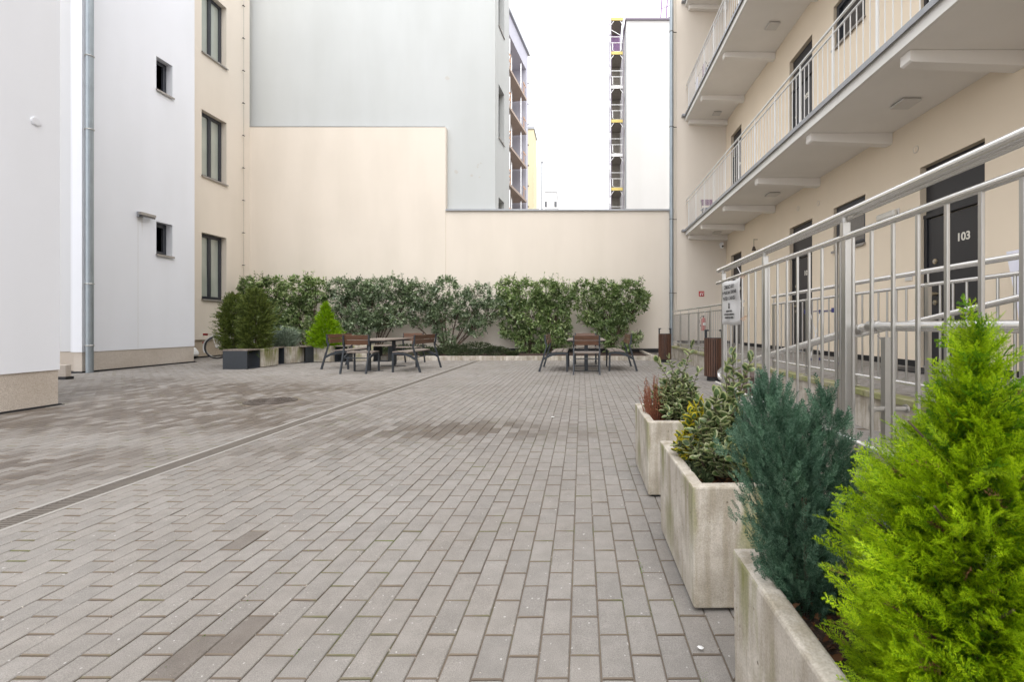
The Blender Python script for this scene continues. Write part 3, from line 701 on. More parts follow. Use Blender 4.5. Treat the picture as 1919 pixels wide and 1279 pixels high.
# small wall fittings
for (px, y, X) in ((1717, 280, XF), (1496, 391, XF), (1534, 381, XF)):
    d = F*X/(px-1090); z = PZ(y, d)
    c = MB(); c.ring((X-.006, d, z), .055, .008, (1, 0, 0), cream_pl, 24, 6); c.disc((X-.003, d, z), .05, (1, 0, 0), .006, cream_r, 24); c.build('cable_cap', Gb, smooth=True)
d = F*XF/(1420-1090); c = MB(); c.tube([(XF-.12, d, PZ(448, d)), (XF-.12, d, PZ(462, d))], .008, iron_m, 6); c.tube([(XF-.12, d, PZ(462, d)), (XF-.12, d, PZ(470, d))], .03, iron_m, 10, .07); c.tube([(XF, d, PZ(449, d)), (XF-.12, d, PZ(449, d))], .008, iron_m, 6)
tag(c.build('wall_bell'), 'small dark bell hanging from the cream gallery wall above the ground floor doors', 'bell')
# doorbell plate near 103
bx('doorbell_plate', Gb, (XF-.02, XF, 7.62, 7.78, 1.83, 1.90), lamp_m, .003)
# bulkhead lamp
d0 = 8.0; wl = empty('wall_lamp', (XF, 8.2, 3.0), 'white caged bulkhead lamp on the cream wall left of door 103', 'lamp')
m = MB(); m.box(XF-.03, XF-.001, 7.92, 8.44, 2.96, 3.11, lamp_m); m.build('base', wl, bevel=.01)
m = MB(); m.box(XF-.11, XF-.03, 7.94, 8.42, 2.975, 3.095, glass_mat('lamp_diffuser', (.62, .60, .55, 1), .25)); m.build('diffuser', wl, bevel=.03)
# cctv
cam_ = empty('security_camera', (5.25, YB-.1, PZ(455, 17.35)), 'white dome security camera under the far end of the balcony', 'camera')
zc = PZ(462, 17.35); xc = PX(1353, 17.35)
m = MB(); m.tube([(xc, YB-.05, zc+.09), (xc, YB-.16, zc+.09)], .07, white_p, 16); m.build('mount', cam_, smooth=True)
m = MB(); m.tube([(xc, YB-.16, zc+.10), (xc, YB-.16, zc-.02), (xc, YB-.16, zc-.07)], .085, white_p, 18, .06); m.build('housing', cam_, smooth=True)
m = MB(); m.disc((xc, YB-.245, zc-.01), .035, (0, 1, 0), .03, glass_dk, 16); m.build('lens', cam_, smooth=True)
# extinguisher sign + extinguisher
ye = YB-.05; xs = PX(1314.5, ye); zs_ = PZ(551, ye)
sg = MB(); sg.box(xs-.10, xs+.10, ye-.012, ye-.001, zs_-.10, zs_+.10, red_p); so = sg.build('fire_sign'); tag(so, 'small square red fire extinguisher sign on the cream end wall', 'sign')
sy = MB(); sy.tube([(xs-.04, ye-.016, zs_-.07), (xs-.04, ye-.016, zs_+.02)], .022, white_p, 8); sy.tube([(xs-.04, ye-.016, zs_+.04), (xs-.01, ye-.016, zs_+.06), (xs+.0, ye-.016, zs_+.0)], .008, white_p, 6)
sy.tube([(xs+.06, ye-.016, zs_-.07), (xs+.035, ye-.016, zs_-.03), (xs+.06, ye-.016, zs_+.02), (xs+.055, ye-.016, zs_+.06)], .013, white_p, 6); sy.build('symbol', so)
xe = PX(1317, ye); e0 = PZ(620, ye); e1 = PZ(592, ye)
ex = empty('fire_extinguisher', (xe, ye-.1, e0), 'red fire extinguisher mounted on the end wall behind the walkway railing', 'extinguisher')
m = MB(); m.tube([(xe, ye-.12, e0), (xe, ye-.12, e0+.02), (xe, ye-.12, e1-.14)], .085, red_p, 18); m.tube([(xe, ye-.12, e1-.14), (xe, ye-.12, e1-.10), (xe, ye-.12, e1-.07)], .085, red_p, 18, .03); m.build('cylinder', ex, smooth=True)
m = MB(); m.tube([(xe, ye-.12, e1-.07), (xe, ye-.12, e1)], .022, black_p, 10); m.box(xe-.09, xe+.05, ye-.13, ye-.11, e1-.03, e1-.01, black_p); m.build('valve', ex)
m = MB(); m.tube([(xe-.05, ye-.13, e1-.03), (xe-.13, ye-.13, e1-.08), (xe-.16, ye-.13, e1-.22), (xe-.13, ye-.13, e1-.36), (xe-.09, ye-.13, e1-.42)], .012, rubber, 8); m.build('hose', ex, smooth=True)
bx('label', ex, (xe-.05, xe+.05, ye-.212, ye-.20, e0+.2, e0+.3), white_p)

# ================================================================== RAILINGS
# far railing on the walkway edge
def panel_railing(name, X, ys, zf, label, group, n=7, bottom=.12, top=1.13, r=.024):
    o = empty(name, (X, ys[0], zf(ys[0])), label, 'railing', group)
    a, b = ys[0], ys[-1]
    tb('handrail', o, [(X, a-.04, zf(a)+top), (X, b+.04, zf(b)+top)], r, rail_w, 12)
    tb('upper_rail', o, [(X, a-.04, zf(a)+top-.12), (X, b+.04, zf(b)+top-.12)], .017, rail_w, 10)
    tb('lower_rail', o, [(X, a-.04, zf(a)+bottom), (X, b+.04, zf(b)+bottom)], .017, rail_w, 10)
    for i, y in enumerate(ys):
        p = MB(); z = zf(y); p.box(X-.015, X+.015, y-.022, y+.022, z, z+top-.10, galv_post); p.box(X-.04, X+.04, y-.04, y+.04, z, z+.008, rail_w)
        p.tube([(X, y, z+top-.10), (X, y, z+top-.02)], .008, galv_post, 6); p.build('post', o)
        if i < len(ys)-1:
            g = (ys[i+1]-y)/(n+1); p = MB()
            for j in range(n): 
                yy = y+g*(j+1); p.tube([(X, yy, zf(yy)+bottom), (X, yy, zf(yy)+top-.13)], .0095, galv_post, 6)
            p.build('baluster_panel', o, smooth=True)
    return o
panel_railing('walkway_railing', 3.02, [8.6+1.083*i for i in range(7)], lambda y: .40, 'steel railing along the far stretch of the raised walkway', 'railings on the walkway edge')
nr = panel_railing('walkway_railing', 3.02, [-1.35+1.07*i for i in range(9)], lambda y: .40+.012*(7.2-y)*.6, 'steel railing along the near stretch of the raised walkway before the doors', 'railings on the walkway edge')
# ramp handrails
rh = empty('ramp_handrail', (2.86, 4, 0), 'single sloping steel handrail on the walkway side of the ramp', 'handrail')
tb('handrail', rh, [(2.84, 5.2, .96), (2.84, 4.7, .98), (2.84, 2.3, 1.37), (2.84, -2, 1.37)], .023, rail_w, 12)
for y in (4.4, 2.4, .5): tb('bracket', rh, [(2.84, y, .98 if y > 4 else 1.35), (2.90, y, .92 if y > 4 else 1.3), (3.0, y, .92 if y > 4 else 1.3)], .008, rail_w, 8)
nh = empty('ramp_handrail', (1.52, 3, 0), 'thick steel handrail behind the near railing, bending from level to sloping', 'handrail')
tb('handrail', nh, [(1.53, -1.5, 1.075), (1.53, 1.2, 1.075), (1.53, 2.42, 1.075), (1.53, 2.52, 1.06), (1.53, 3.63, .855), (1.53, 5.0, .60), (1.53, 5.1, .56), (1.53, 5.08, .50), (1.53, 4.9, .49)], .024, rail_w, 16)
m = MB(); m.tube([(1.53, 2.36, 1.075), (1.53, 2.44, 1.075)], .028, galv_post, 16); m.build('collar', nh, smooth=True); m = MB(); m.tube([(1.53, 2.5, 1.062), (1.53, 2.56, 1.052)], .028, galv_post, 16); m.build('collar', nh, smooth=True)
for y, z in ((2.30, 1.05), (4.55, .66)):
    m = MB(); m.box(1.51, 1.545, y-.017, y+.017, .30 if y < 3 else .0, z-.03, galv_post); m.tube([(1.53, y, z-.03), (1.53, y, z)], .006, galv_post, 6)
    m.tube([(1.46, y, .66 if y < 3 else .2), (1.62, y, .66 if y < 3 else .2)], .014, galv_post, 10); m.disc((1.625, y, .66 if y < 3 else .2), .024, (1, 0, 0), .01, galv_post, 12); m.disc((1.455, y, .66 if y < 3 else .2), .024, (1, 0, 0), .01, galv_post, 12); m.build('post', nh)
# foreground fence
XN = 1.42
fo = empty('ramp_railing', (XN, 4.6, 0), 'large near steel railing with a double top rail beside the planters', 'railing')
zt2 = lambda y: 1.645+.016*(4.7-y); zl2 = lambda y: zt2(y)-.125
tb('handrail', fo, [(XN, 4.74, zt2(4.74)), (XN, -1, zt2(-1))], .0215, steel, 18)
m = MB(); m.tube([(XN, 4.735, zt2(4.7)), (XN, 4.76, zt2(4.7))], .0225, steel, 18); m.build('end_cap', fo, smooth=True)
tb('handrail_bar', fo, [(XN+.045, 4.66, zt2(4.7)-.006), (XN+.045, -1, zt2(-1)-.006)], .0150, steel, 14)
tb('upper_rail', fo, [(XN, 4.80, zl2(4.8)), (XN, -1, zl2(-1))], .0170, steel, 16)
tb('lower_rail', fo, [(XN, 4.84, .475), (XN, -1, .475)], .0160, rail_w, 14)
posts = [4.60, 3.56, 2.48, 1.40, .32, -.76]
for y in posts:
    m = MB(); m.box(XN-.006, XN+.034, y-.021, y+.021, -.02, zl2(y)-.0, galv_post); m.box(XN-.004, XN+.004, y+.03, y+.05, .1, zl2(y), galv_post)
    m.box(XN-.016, XN+.024, y-.019, y+.019, zl2(y), zt2(y)-.045, galv_post); m.tube([(XN, y, zt2(y)-.045), (XN, y, zt2(y)-.015)], .014, galv_post, 10); m.build('post', fo, bevel=.003)
base = None
for i in range(len(posts)-1):
    for j in range(7):
        y = posts[i]-.08-.154*j
        if y < -.4: continue
        m = MB(); m.box(XN-.0065, XN+.0065, y-.0085, y+.0085, .47, zl2(y)-.012, galv_post); m.build('baluster', fo, bevel=.002)
# banner
bn = empty('banner', (1.40, 4.3, 1.1), 'pale vinyl notice tied to the end of the near railing', 'notice')
y0b, y1b = 4.56, 4.02; ztb, zbb = 1.50, 1.085
V = []; nx, nz = 14, 10
for i in range(nx+1):
    for j in range(nz+1):
        u = i/nx; w = j/nz; y = y0b+(y1b-y0b)*u
        V.append((XN-.028+.007*math.sin(u*9+w*2)+.004*math.sin(w*11+u*3), y, zbb+.006*math.sin(u*7)+(zl2(y)-.03-zbb)*w*(1-.0*u)))
m = MB(); m.add(V, [(i*(nz+1)+j, (i+1)*(nz+1)+j, (i+1)*(nz+1)+j+1, i*(nz+1)+j+1) for i in range(nx) for j in range(nz)], banner_m)
sh = m.build('sheet', bn, smooth=True); s_ = sh.modifiers.new('thick', 'SOLIDIFY'); s_.thickness = .001
def btext(s, size, z, nm='lettering'):
    M = Matrix.Translation((XN-.0405, 4.30, z)) @ Matrix(((0, 0, -1, 0), (-1, 0, 0, 0), (0, 1, 0, 0), (0, 0, 0, 1)))
    text(nm, bn, s, size, M, ink, .0006, bold=.0008)
btext('ZAKAZ GRY', .050, 1.425); btext('W PILKE NA TERENIE', .042, 1.375); btext('PATIO I TARASU', .048, 1.318)
m = MB(); m.ring((XN-.0405, 4.30, 1.275), .012, .003, (1, 0, 0), ink, 16, 6); m.ring((XN-.0405, 4.30, 1.249), .012, .003, (1, 0, 0), ink, 16, 6); m.build('emblem', bn)
btext('PROSIMY O CISZE', .021, 1.205); btext('I PORZADEK NA DZIEDZINCU', .021, 1.175); btext('ADMINISTRACJA OSIEDLA', .021, 1.145)
for y, z in ((4.05, 1.5), (4.03, 1.13)):
    tb('cable_tie', bn, [(XN-.03, y, z), (XN+.02, y-.02, z+.03), (XN+.0, y-.045, z+.005), (XN-.02, y-.03, z-.01)], .0035, wood_prop, 6)
tb('cable_tie', bn, [(XN-.01, 4.06, 1.53), (XN-.02, 4.12, 1.60)], .003, white_p, 6)
# drying rack on the walkway
rk = empty('drying_rack', (4.3, 7.6, .4), 'folded out drying rack with dark blue corners on the walkway', 'drying rack')
xa = 4.4; m = MB(); zt_ = PZ(582, 8.0)
for y in (7.92, 8.84):
    m.tube([(xa, y, .42), (xa+.2, y, 1.33)], .009, white_p, 6); m.tube([(xa+.24, y, .42), (xa, y, 1.33)], .009, white_p, 6)
m.tube([(xa+.24, 7.92, .42), (xa+.24, 8.84, .42)], .009, white_p, 6)
for k in range(5): m.tube([(xa-.05+.06*k, 7.92, 1.34), (xa-.05+.06*k, 8.84, 1.34)], .004, white_p, 5)
m.build('rack_frame', rk, smooth=True)
m = MB(); m.box(xa-.08, xa-.04, 7.92, 8.84, 1.33, 1.345, blue_p); m.box(xa+.2, xa+.24, 7.92, 8.84, 1.33, 1.345, blue_p); m.build('side_bar', rk)
for y in (7.89, 8.87):
    for x, z in ((xa-.09, 1.30), (xa+.2, 1.30), (xa, .40), (xa+.2, .40)):
        bx('corner', rk, (x, x+.06, y-.04, y+.04, z, z+(.08 if z > 1 else .05)), blue_p, .008)
# white fabric at right
wf = empty('folded_parasol', (4.8, 5.2, .4), 'closed white fabric parasol against the gallery wall at the right edge', 'parasol')
xp, yp = 5.22, 5.30
tb('pole', wf, [(xp, yp, .42), (xp, yp, 2.2)], .018, rail_w, 10); m = MB(); m.tube([(xp, yp, .402), (xp, yp, .45)], .2, kerb_m, 24); m.build('foot', wf, bevel=.01)
V = []; n = 28; ks = 8
for i, (z, r) in enumerate(((.75, .06), (.95, .09), (1.3, .12), (1.7, .17), (1.95, .20), (1.97, .05))):
    for j in range(n):
        a = 2*math.pi*j/n; rr = r*(1+.22*math.cos(a*7)); V.append((xp+rr*math.cos(a), yp+rr*math.sin(a), z+.02*math.cos(a*3)))
m = MB(); m.add(V, [(i*n+j, i*n+(j+1) % n, (i+1)*n+(j+1) % n, (i+1)*n+j) for i in range(5) for j in range(n)], cloth_w); m.build('canopy', wf, smooth=True)
# things on the balconies
def cloth_rack(X, Y0, Y1, z, label, mats_, name='clothes_rack'):
    o = empty(name, (X, Y0, z), label, 'clothes rack')
    m = MB()
    for y in (Y0, Y1): m.tube([(X-.25, y, z), (X+.2, y, z+.9)], .009, iron_m, 6); m.tube([(X+.2, y, z), (X-.25, y, z+.9)], .009, iron_m, 6)
    for k in range(4): m.tube([(X-.25+.15*k, Y0, z+.9), (X-.25+.15*k, Y1, z+.9)], .005, iron_m, 5)
    m.build('rack_frame', o)
    y = Y0+.06; i = 0
    while y < Y1-.2:
        w = .26; mm = MB(); h = .45+.15*((i*7) % 3)
        x = X-.25+.15*(i % 3); mm.box(x-.012, x+.012, y, y+w, z+.9-h, z+.91, mats_[i % len(mats_)]); mm.build('garment', o, bevel=.008); y += .3; i += 1
    return o
cloth_rack(4.4, 15.4, 16.8, 9.06, 'rack hung with plum and slate clothes on the upper balcony', [cloth_p, cloth_b, cloth_p, cloth_w])
ch = empty('folding_chair', (4.3, 16, 4.7), 'dark folded chair standing on the first balcony at its far end', 'chair')
m = MB()
for x in (4.2, 4.6): m.tube([(x, 15.9, 4.69), (x, 16.15, 5.5)], .012, iron_m, 6); m.tube([(x, 16.2, 4.69), (x, 15.85, 5.15)], .012, iron_m, 6)
m.build('chair_frame', ch); bx('seat', ch, (4.2, 4.6, 15.85, 16.2, 5.12, 5.15), cloth_b, .005); bx('backrest', ch, (4.2, 4.6, 16.1, 16.14, 5.3, 5.5), cloth_p, .005)

# ================================================================== BINS
def make_bin():
    o = empty('litter_bin', (0, 0, 0), 'bin', 'litter bin', 'slatted bins by the walkway')
    m = MB(); m.tube([(0, 0, 0), (0, 0, .10)], .135, rubber, 24); m.build('base', o, smooth=True)
    m = MB(); m.tube([(0, 0, .10), (0, 0, .80)], .155, rubber, 28); m.build('drum', o, smooth=True)
    m = MB(); n = 26
    for i in range(n):
        M = Matrix.Rotation(2*math.pi*i/n, 4, 'Z'); m.box(.158, .186, -.0145, .0145, .09, .83, wood_bin, M)
    m.build('slats', o, bevel=.003)
    m = MB(); m.ring((0, 0, .832), .172, .012, (0, 0, 1), anth, 30, 6, flat_w=.004); m.build('rim', o)
    for s in (-1, 1):
        m = MB(); m.box(s*.165-.018, s*.165+.018, -.02, .02, .80, .965, anth); m.box(s*.165-(.05 if s > 0 else .018), s*.165+(.018 if s > 0 else .05), -.035, .035, .965, .995, anth); m.build('arm', o, bevel=.003)
    tb('wire', o, [(-.15, 0, .985), (.15, 0, .985)], .003, galv_post, 6)
    return o
b1 = make_bin(); b2 = copy_tree(b1)
b1.location = (PX(1246, 13.4), 13.4, 0); b1['label'] = 'wood slatted litter bin farther away by the wall corner downpipe'
b2.location = (PX(1338, 8.95), 8.95, 0); b2['label'] = 'nearer dark wood slatted litter bin, left of the notice on the railing'; b2.rotation_euler.z = .12

# ================================================================== CHAIRS AND TABLES
def make_chair(w=.285, nm='garden_chair', cat='chair', grp='chairs at the ends of the tables'):
    o = empty(nm, (0, 0, 0), cat, cat, grp)
    for s in (-1, 1):
        x = s*w
        m = MB(); m.extr([(-.385, 0), (-.335, 0), (-.165, .62), (-.195, .665), (-.215, .86), (-.245, .86), (-.235, .66), (-.205, .60)], 'x', x-.016, x+.016, anth)
        m.build('rear_leg', o, bevel=.003)
        m = MB(); m.extr([(.265, 0), (.305, 0), (.30, .44), (.255, .44)], 'x', x-.0165, x+.0165, anth); m.build('front_leg', o, bevel=.003)
        m = MB(); up = [(-.27, .33), (-.12, .405), (.04, .45), (.18, .455), (.31, .435)]; dn = [(.31, .405), (.18, .41), (.04, .40), (-.12, .345), (-.29, .25)]
        m.extr(up+dn, 'x', x-.014, x+.014, anth); m.build('seat_bracket', o, bevel=.003)
    for k, (y, z, a) in enumerate(((-.02, .462, .12), (.105, .473, .03), (.235, .468, -.06))):
        m = MB(); M = Matrix.Translation((0, y, z)) @ Matrix.Rotation(a, 4, 'X'); m.box(-w-.015, w+.015, -.057, .057, -.013, .013, wood_seat, M); m.build('seat_slat', o, bevel=.004)
    for k, (y, z) in enumerate(((-.172, .69), (-.20, .805))):
        m = MB(); M = Matrix.Translation((0, y, z)) @ Matrix.Rotation(.16, 4, 'X'); m.box(-w+.017, w-.017, -.013, .013, -.052, .052, wood_back, M); m.build('back_slat', o, bevel=.004)
    tb('crossbar', o, [(-w, -.20, .34), (w, -.20, .34)], .012, anth, 8)
    return o
def place(x, y, rz, label, src=[None, None], bench=0):
    if src[bench] is None: c = src[bench] = make_chair(.285) if not bench else make_chair(.63, 'garden_bench', 'bench', 'benches along the sides of the tables')
    else: c = copy_tree(src[bench])
    c.location = (x, y, 0); c.rotation_euler.z = rz; c['label'] = label
def make_table():
    o = empty('garden_table', (0, 0, 0), 'table', 'table', 'slatted garden tables')
    m = MB()
    for i in range(7): m.box(-.455+.1305*i, -.455+.1305*i+.122, -.80, .80, .715, .742, wood_seat)
    m.build('tabletop', o, bevel=.004)
    for s in (-1, 1):
        y = s*.66
        bx('column', o, (-.04, .04, y-.03, y+.03, .012, .70), anth, .004)
        m = MB(); m.box(-.33, .33, y-.04, y+.04, 0, .012, anth); m.build('foot_plate', o, bevel=.002)
        m = MB(); m.extr([(-.43, .715), (.43, .715), (.43, .69), (.05, .655), (-.05, .655), (-.43, .69)], 'y', y-.02, y+.02, anth); m.build('top_bracket', o, bevel=.003)
    return o
t0 = make_table(); t1 = copy_tree(t0)
t0.location = (-5.0, 11.5, 0); t0['label'] = 'slatted outdoor table on the left with its top in view between the chairs'; t0.rotation_euler.z = R(-2)
t1.location = (.11, 11.5, 0); t1['label'] = 'slatted outdoor table on the right, mostly hidden by the chair facing away'
place(-5.06, 10.52, 0, 'chair with an orange brown back turned to the camera at the left table')
place(-6.02, 11.85, R(-88), 'bench on the left side of the left table, nearest the planters', bench=1)
place(-4.00, 11.13, R(86), 'bench on the right side of the left table, nearest the drain', bench=1)
place(-4.85, 12.98, R(178), 'chair behind the left table facing the camera')
place(.11, 10.33, 0, 'chair with a red brown back turned to the camera at the right table')
place(-.62, 11.25, R(-90), 'bench seen end on at the left of the right table', bench=1)
place(.94, 11.42, R(90), 'bench seen end on at the right of the right table, nearest the litter bin', bench=1)
place(.11, 12.85, R(180), 'chair behind the right table, glimpsed through the front chair')

# ================================================================== PLANTERS
def make_planter(w=.40, l=.70, h=.475, t=.05):
    """concrete trough, local origin at the centre of its base; width along x, length along y"""
    m = MB(); a, b = w/2, l/2; tp = .006
    m.box(-a+.003, a-.003, -b+.003, b-.003, .012, .12, conc_m)
    O = [(-a+tp, -b+tp), (a-tp, -b+tp), (a-tp, b-tp), (-a+tp, b-tp)]; T = [(-a, -b), (a, -b), (a, b), (-a, b)]; I = [(-a+t, -b+t), (a-t, -b+t), (a-t, b-t), (-a+t, b-t)]
    m = MB(); V = [(*p, .012) for p in O]+[(*p, h) for p in T]+[(*p, h) for p in I]+[(*p, h-.12) for p in I]
    Fs = [(3, 2, 1, 0)]+[(i, (i+1) % 4, 4+(i+1) % 4, 4+i) for i in range(4)]+[(4+i, 4+(i+1) % 4, 8+(i+1) % 4, 8+i) for i in range(4)]+[(8+i, 8+(i+1) % 4, 12+(i+1) % 4, 12+i) for i in range(4)]+[(12, 13, 14, 15)]
    m.add(V, Fs, conc_m); me = m.build('concrete_planter', bevel=.009, world=False)
    s = MB(); s.box(-a+t+.001, a-t-.001, -b+t+.001, b-t-.001, h-.118, h-.055, soil_m); so = s.build('soil', me, world=False)
    fb_ = MB(); fb_.box(-a+.03, a-.03, -b+.03, b-.03, 0, .012, black_p); fb_.build('foot', me, world=False)
    return me
def crumbs(parent, w, l, z, n, mats):
    V = MB()
p1 = make_planter(.41, .69)
def put(o, x, y, rz, label, group):
    o.location = (x, y, 0); o.rotation_euler.z = rz; tag(o, label, 'planter', group); return o
put(p1, .412+.205, 2.87+.345, 0, 'concrete planter farthest of the right row, holding a dry twiggy plant and a variegated shrub', 'planters beside the ramp railing')
p2 = put(copy_tree(p1), .412+.205, 1.714+.35, R(.6), 'mossy concrete planter with a variegated shrub and yellow leaves, middle of the right row', 'planters beside the ramp railing')
p3 = put(copy_tree(p1), .409+.205, 1.248-.345, 0, 'nearest concrete planter, holding the blue green cypress and the big lime conifer', 'planters beside the ramp railing')
# left row of planters and open bench cubes
GL = 'concrete planters left of the tables'; GC = 'dark bench cubes between planters'
def make_cube(w=.6, l=.45, h=.45):
    o = empty('bench_cube', (0, 0, 0), 'cube', 'bench', GC)
    m = MB(); m.box(-w/2, w/2, -l/2, -l/2+.012, 0, h, anth); m.build('side_panel', o, bevel=.003)
    m = MB(); m.box(-w/2, w/2, l/2-.012, l/2, 0, h, anth); m.build('side_panel', o, bevel=.003)
    m = MB(); m.box(-w/2, w/2, -l/2+.013, l/2-.013, 0, .012, anth); m.build('bottom_panel', o)
    m = MB()
    for i in range(5): m.box(-w/2+.122*i, -w/2+.122*i+.114, -l/2, l/2, h+.001, h+.035, wood_seat)
    m.build('seat_slats', o, bevel=.003)
    return o
q0 = make_cube(); 
def cube(first, x, y, rz, label):
    c = q0 if first else copy_tree(q0); c.location = (x, y, 0); c.rotation_euler.z = rz; c['label'] = label
cube(True, -8.49, 11.46, 0, 'dark metal bench cube with a solid end panel, nearest the camera on the left')
s = .86
def pl(x, y, rz, label, sc_=(1, 1, 1)):
    c = copy_tree(p1); c.scale = sc_; return put(c, x, y, rz, label, GL)
pl(-8.42, 12.03, R(4), 'concrete planter under the dark thujas, just behind the nearest bench cube', (1.35, .95, 1))
cube(False, -8.62, 12.62, R(4), 'dark bench cube in shade behind the thuja planter')
pl(-8.43, 13.15, R(80), 'concrete planter holding the grey green grassy plant', (1.2, 1.0, 1))
cube(False, -8.05, 13.42, R(82), 'open bench cube between the grassy planter and the lime cone planter')
pl(-7.62, 13.62, R(82), 'concrete planter holding the lime green cone conifer', (1.2, 1.0, 1))
cube(False, -7.02, 13.78, R(86), 'bench cube half hidden behind the leftmost chair of the left table')
pl(-6.52, 13.86, R(88), 'empty looking concrete planter seen under the left table', (1.1, 1.0, 1))
cube(False, -5.95, 13.90, R(90), 'bench cube at the right end of the planter row, seen behind the table column')
# ================================================================== FOLIAGE
def basis(nrm, up, roll):
    """rows of frames: z = nrm direction of growth (y axis of the template), random roll"""
    y = nrm/np.linalg.norm(nrm, axis=1, keepdims=True)
    h = np.where(np.abs(y[:, 2:3]) < .95, np.array([[0, 0, 1.]]), np.array([[1., 0, 0]]))
    x = np.cross(y, h); x /= np.linalg.norm(x, axis=1, keepdims=True); z = np.cross(x, y)
    c, s = np.cos(roll)[:, None], np.sin(roll)[:, None]
    return x*c+z*s, y, z*c-x*s
def scatter(name, parts, parent=None, tpl_list=None):
    """parts: list of (template index, pos Nx3, dir Nx3, roll N, size N). template = (verts, quads/tris list, mats)"""
    V = []; LV = []; LS = []; MI = []; mats = []; off = 0
    for ti, pos, dr, roll, size in parts:
        tv, tf, tm = tpl_list[ti]; tv = np.asarray(tv, float); n = len(pos)
        if n == 0: continue
        X, Y, Z = basis(dr, None, roll)
        P = pos[:, None, :]+size[:, None, None]*(tv[None, :, 0:1]*X[:, None, :]+tv[None, :, 1:2]*Y[:, None, :]+tv[None, :, 2:3]*Z[:, None, :])
        V.append(P.reshape(-1, 3)); k = len(tv)
        for f, mt in zip(tf, tm):
            if mt not in mats: mats.append(mt)
        fl_ = np.concatenate([np.asarray(f) for f in tf]); cnt = np.array([len(f) for f in tf])
        mi = np.array([mats.index(mt) for mt in tm])
        LV.append((fl_[None, :]+(np.arange(n)*k)[:, None]+off).reshape(-1)); LS.append(np.tile(cnt, n)); MI.append(np.tile(mi, n)); off += n*k
    V = np.concatenate(V); LV = np.concatenate(LV); LS = np.concatenate(LS); MI = np.concatenate(MI)
    loc = np.zeros(3)
    p = parent
    while p is not None: loc += np.array(p.location); p = p.parent
    me = bpy.data.meshes.new(name); me.vertices.add(len(V)); me.vertices.foreach_set('co', (V-loc).astype(np.float32).ravel())
    me.loops.add(len(LV)); me.loops.foreach_set('vertex_index', LV.astype(np.int32)); me.polygons.add(len(LS))
    st = np.concatenate([[0], np.cumsum(LS)[:-1]]); me.polygons.foreach_set('loop_start', st.astype(np.int32))
    me.polygons.foreach_set('material_index', MI.astype(np.int32))
    for m in mats: me.materials.append(m)
    me.update(calc_edges=True); me.validate()
    o = bpy.data.objects.new(name, me); COL.objects.link(o)
    if parent is not None: o.parent = parent
    return o
def leaf_tpl(L_, W, mat, fold=.25, curl=.15):
    v = [(0, 0, 0)]; ys = (.3, .65); ws = (.9, .75)
    for y, w in zip(ys, ws): v += [(-W/2*w, L_*y, fold*W/2-curl*L_*y*y), (0, L_*y, -curl*L_*y*y), (W/2*w, L_*y, fold*W/2-curl*L_*y*y)]
    v.append((0, L_, -curl*L_))
    f = [(0, 2, 1), (0, 3, 2), (1, 2, 5, 4), (2, 3, 6, 5), (4, 5, 7), (5, 6, 7)]
    return (v, f, [mat]*6)
def rand_dirs(n):
    v = RNG.normal(size=(n, 3)); return v/np.linalg.norm(v, axis=1, keepdims=True)
def in_ellipsoid(n, c, r, shell=.0):
    d = rand_dirs(n); q = RNG.random(n)**(1/3); q = shell+(1-shell)*q
    return np.array(c)+d*q[:, None]*np.array(r), d
laurel_g = leaf_mat('laurel_greyer_leaf', (.085, .14, .06, 1), (.21, .29, .14, 1), (.50, .58, .38, 1), .34, .28, .9, 1.6)
laurel = [leaf_tpl(.145, .058, laurel_m), leaf_tpl(.115, .05, laurel_m, .3, .3), leaf_tpl(.14, .052, laurel_g), leaf_tpl(.11, .045, laurel_g, .3, .3)]
def branch(mb, a, b, r0, r1, mat, sag=.1, n=6, rs=random):
    a = Vector(a); b = Vector(b); pts = []
    off = Vector((rs.uniform(-1, 1), rs.uniform(-.4, .4), rs.uniform(-.2, 1)))*sag*(b-a).length
    for i in range(n+1):
        t = i/n; pts.append(a.lerp(b, t)+off*math.sin(math.pi*t)*1.0)
    mb.tube(pts, r0, mat, 6, r1); return pts
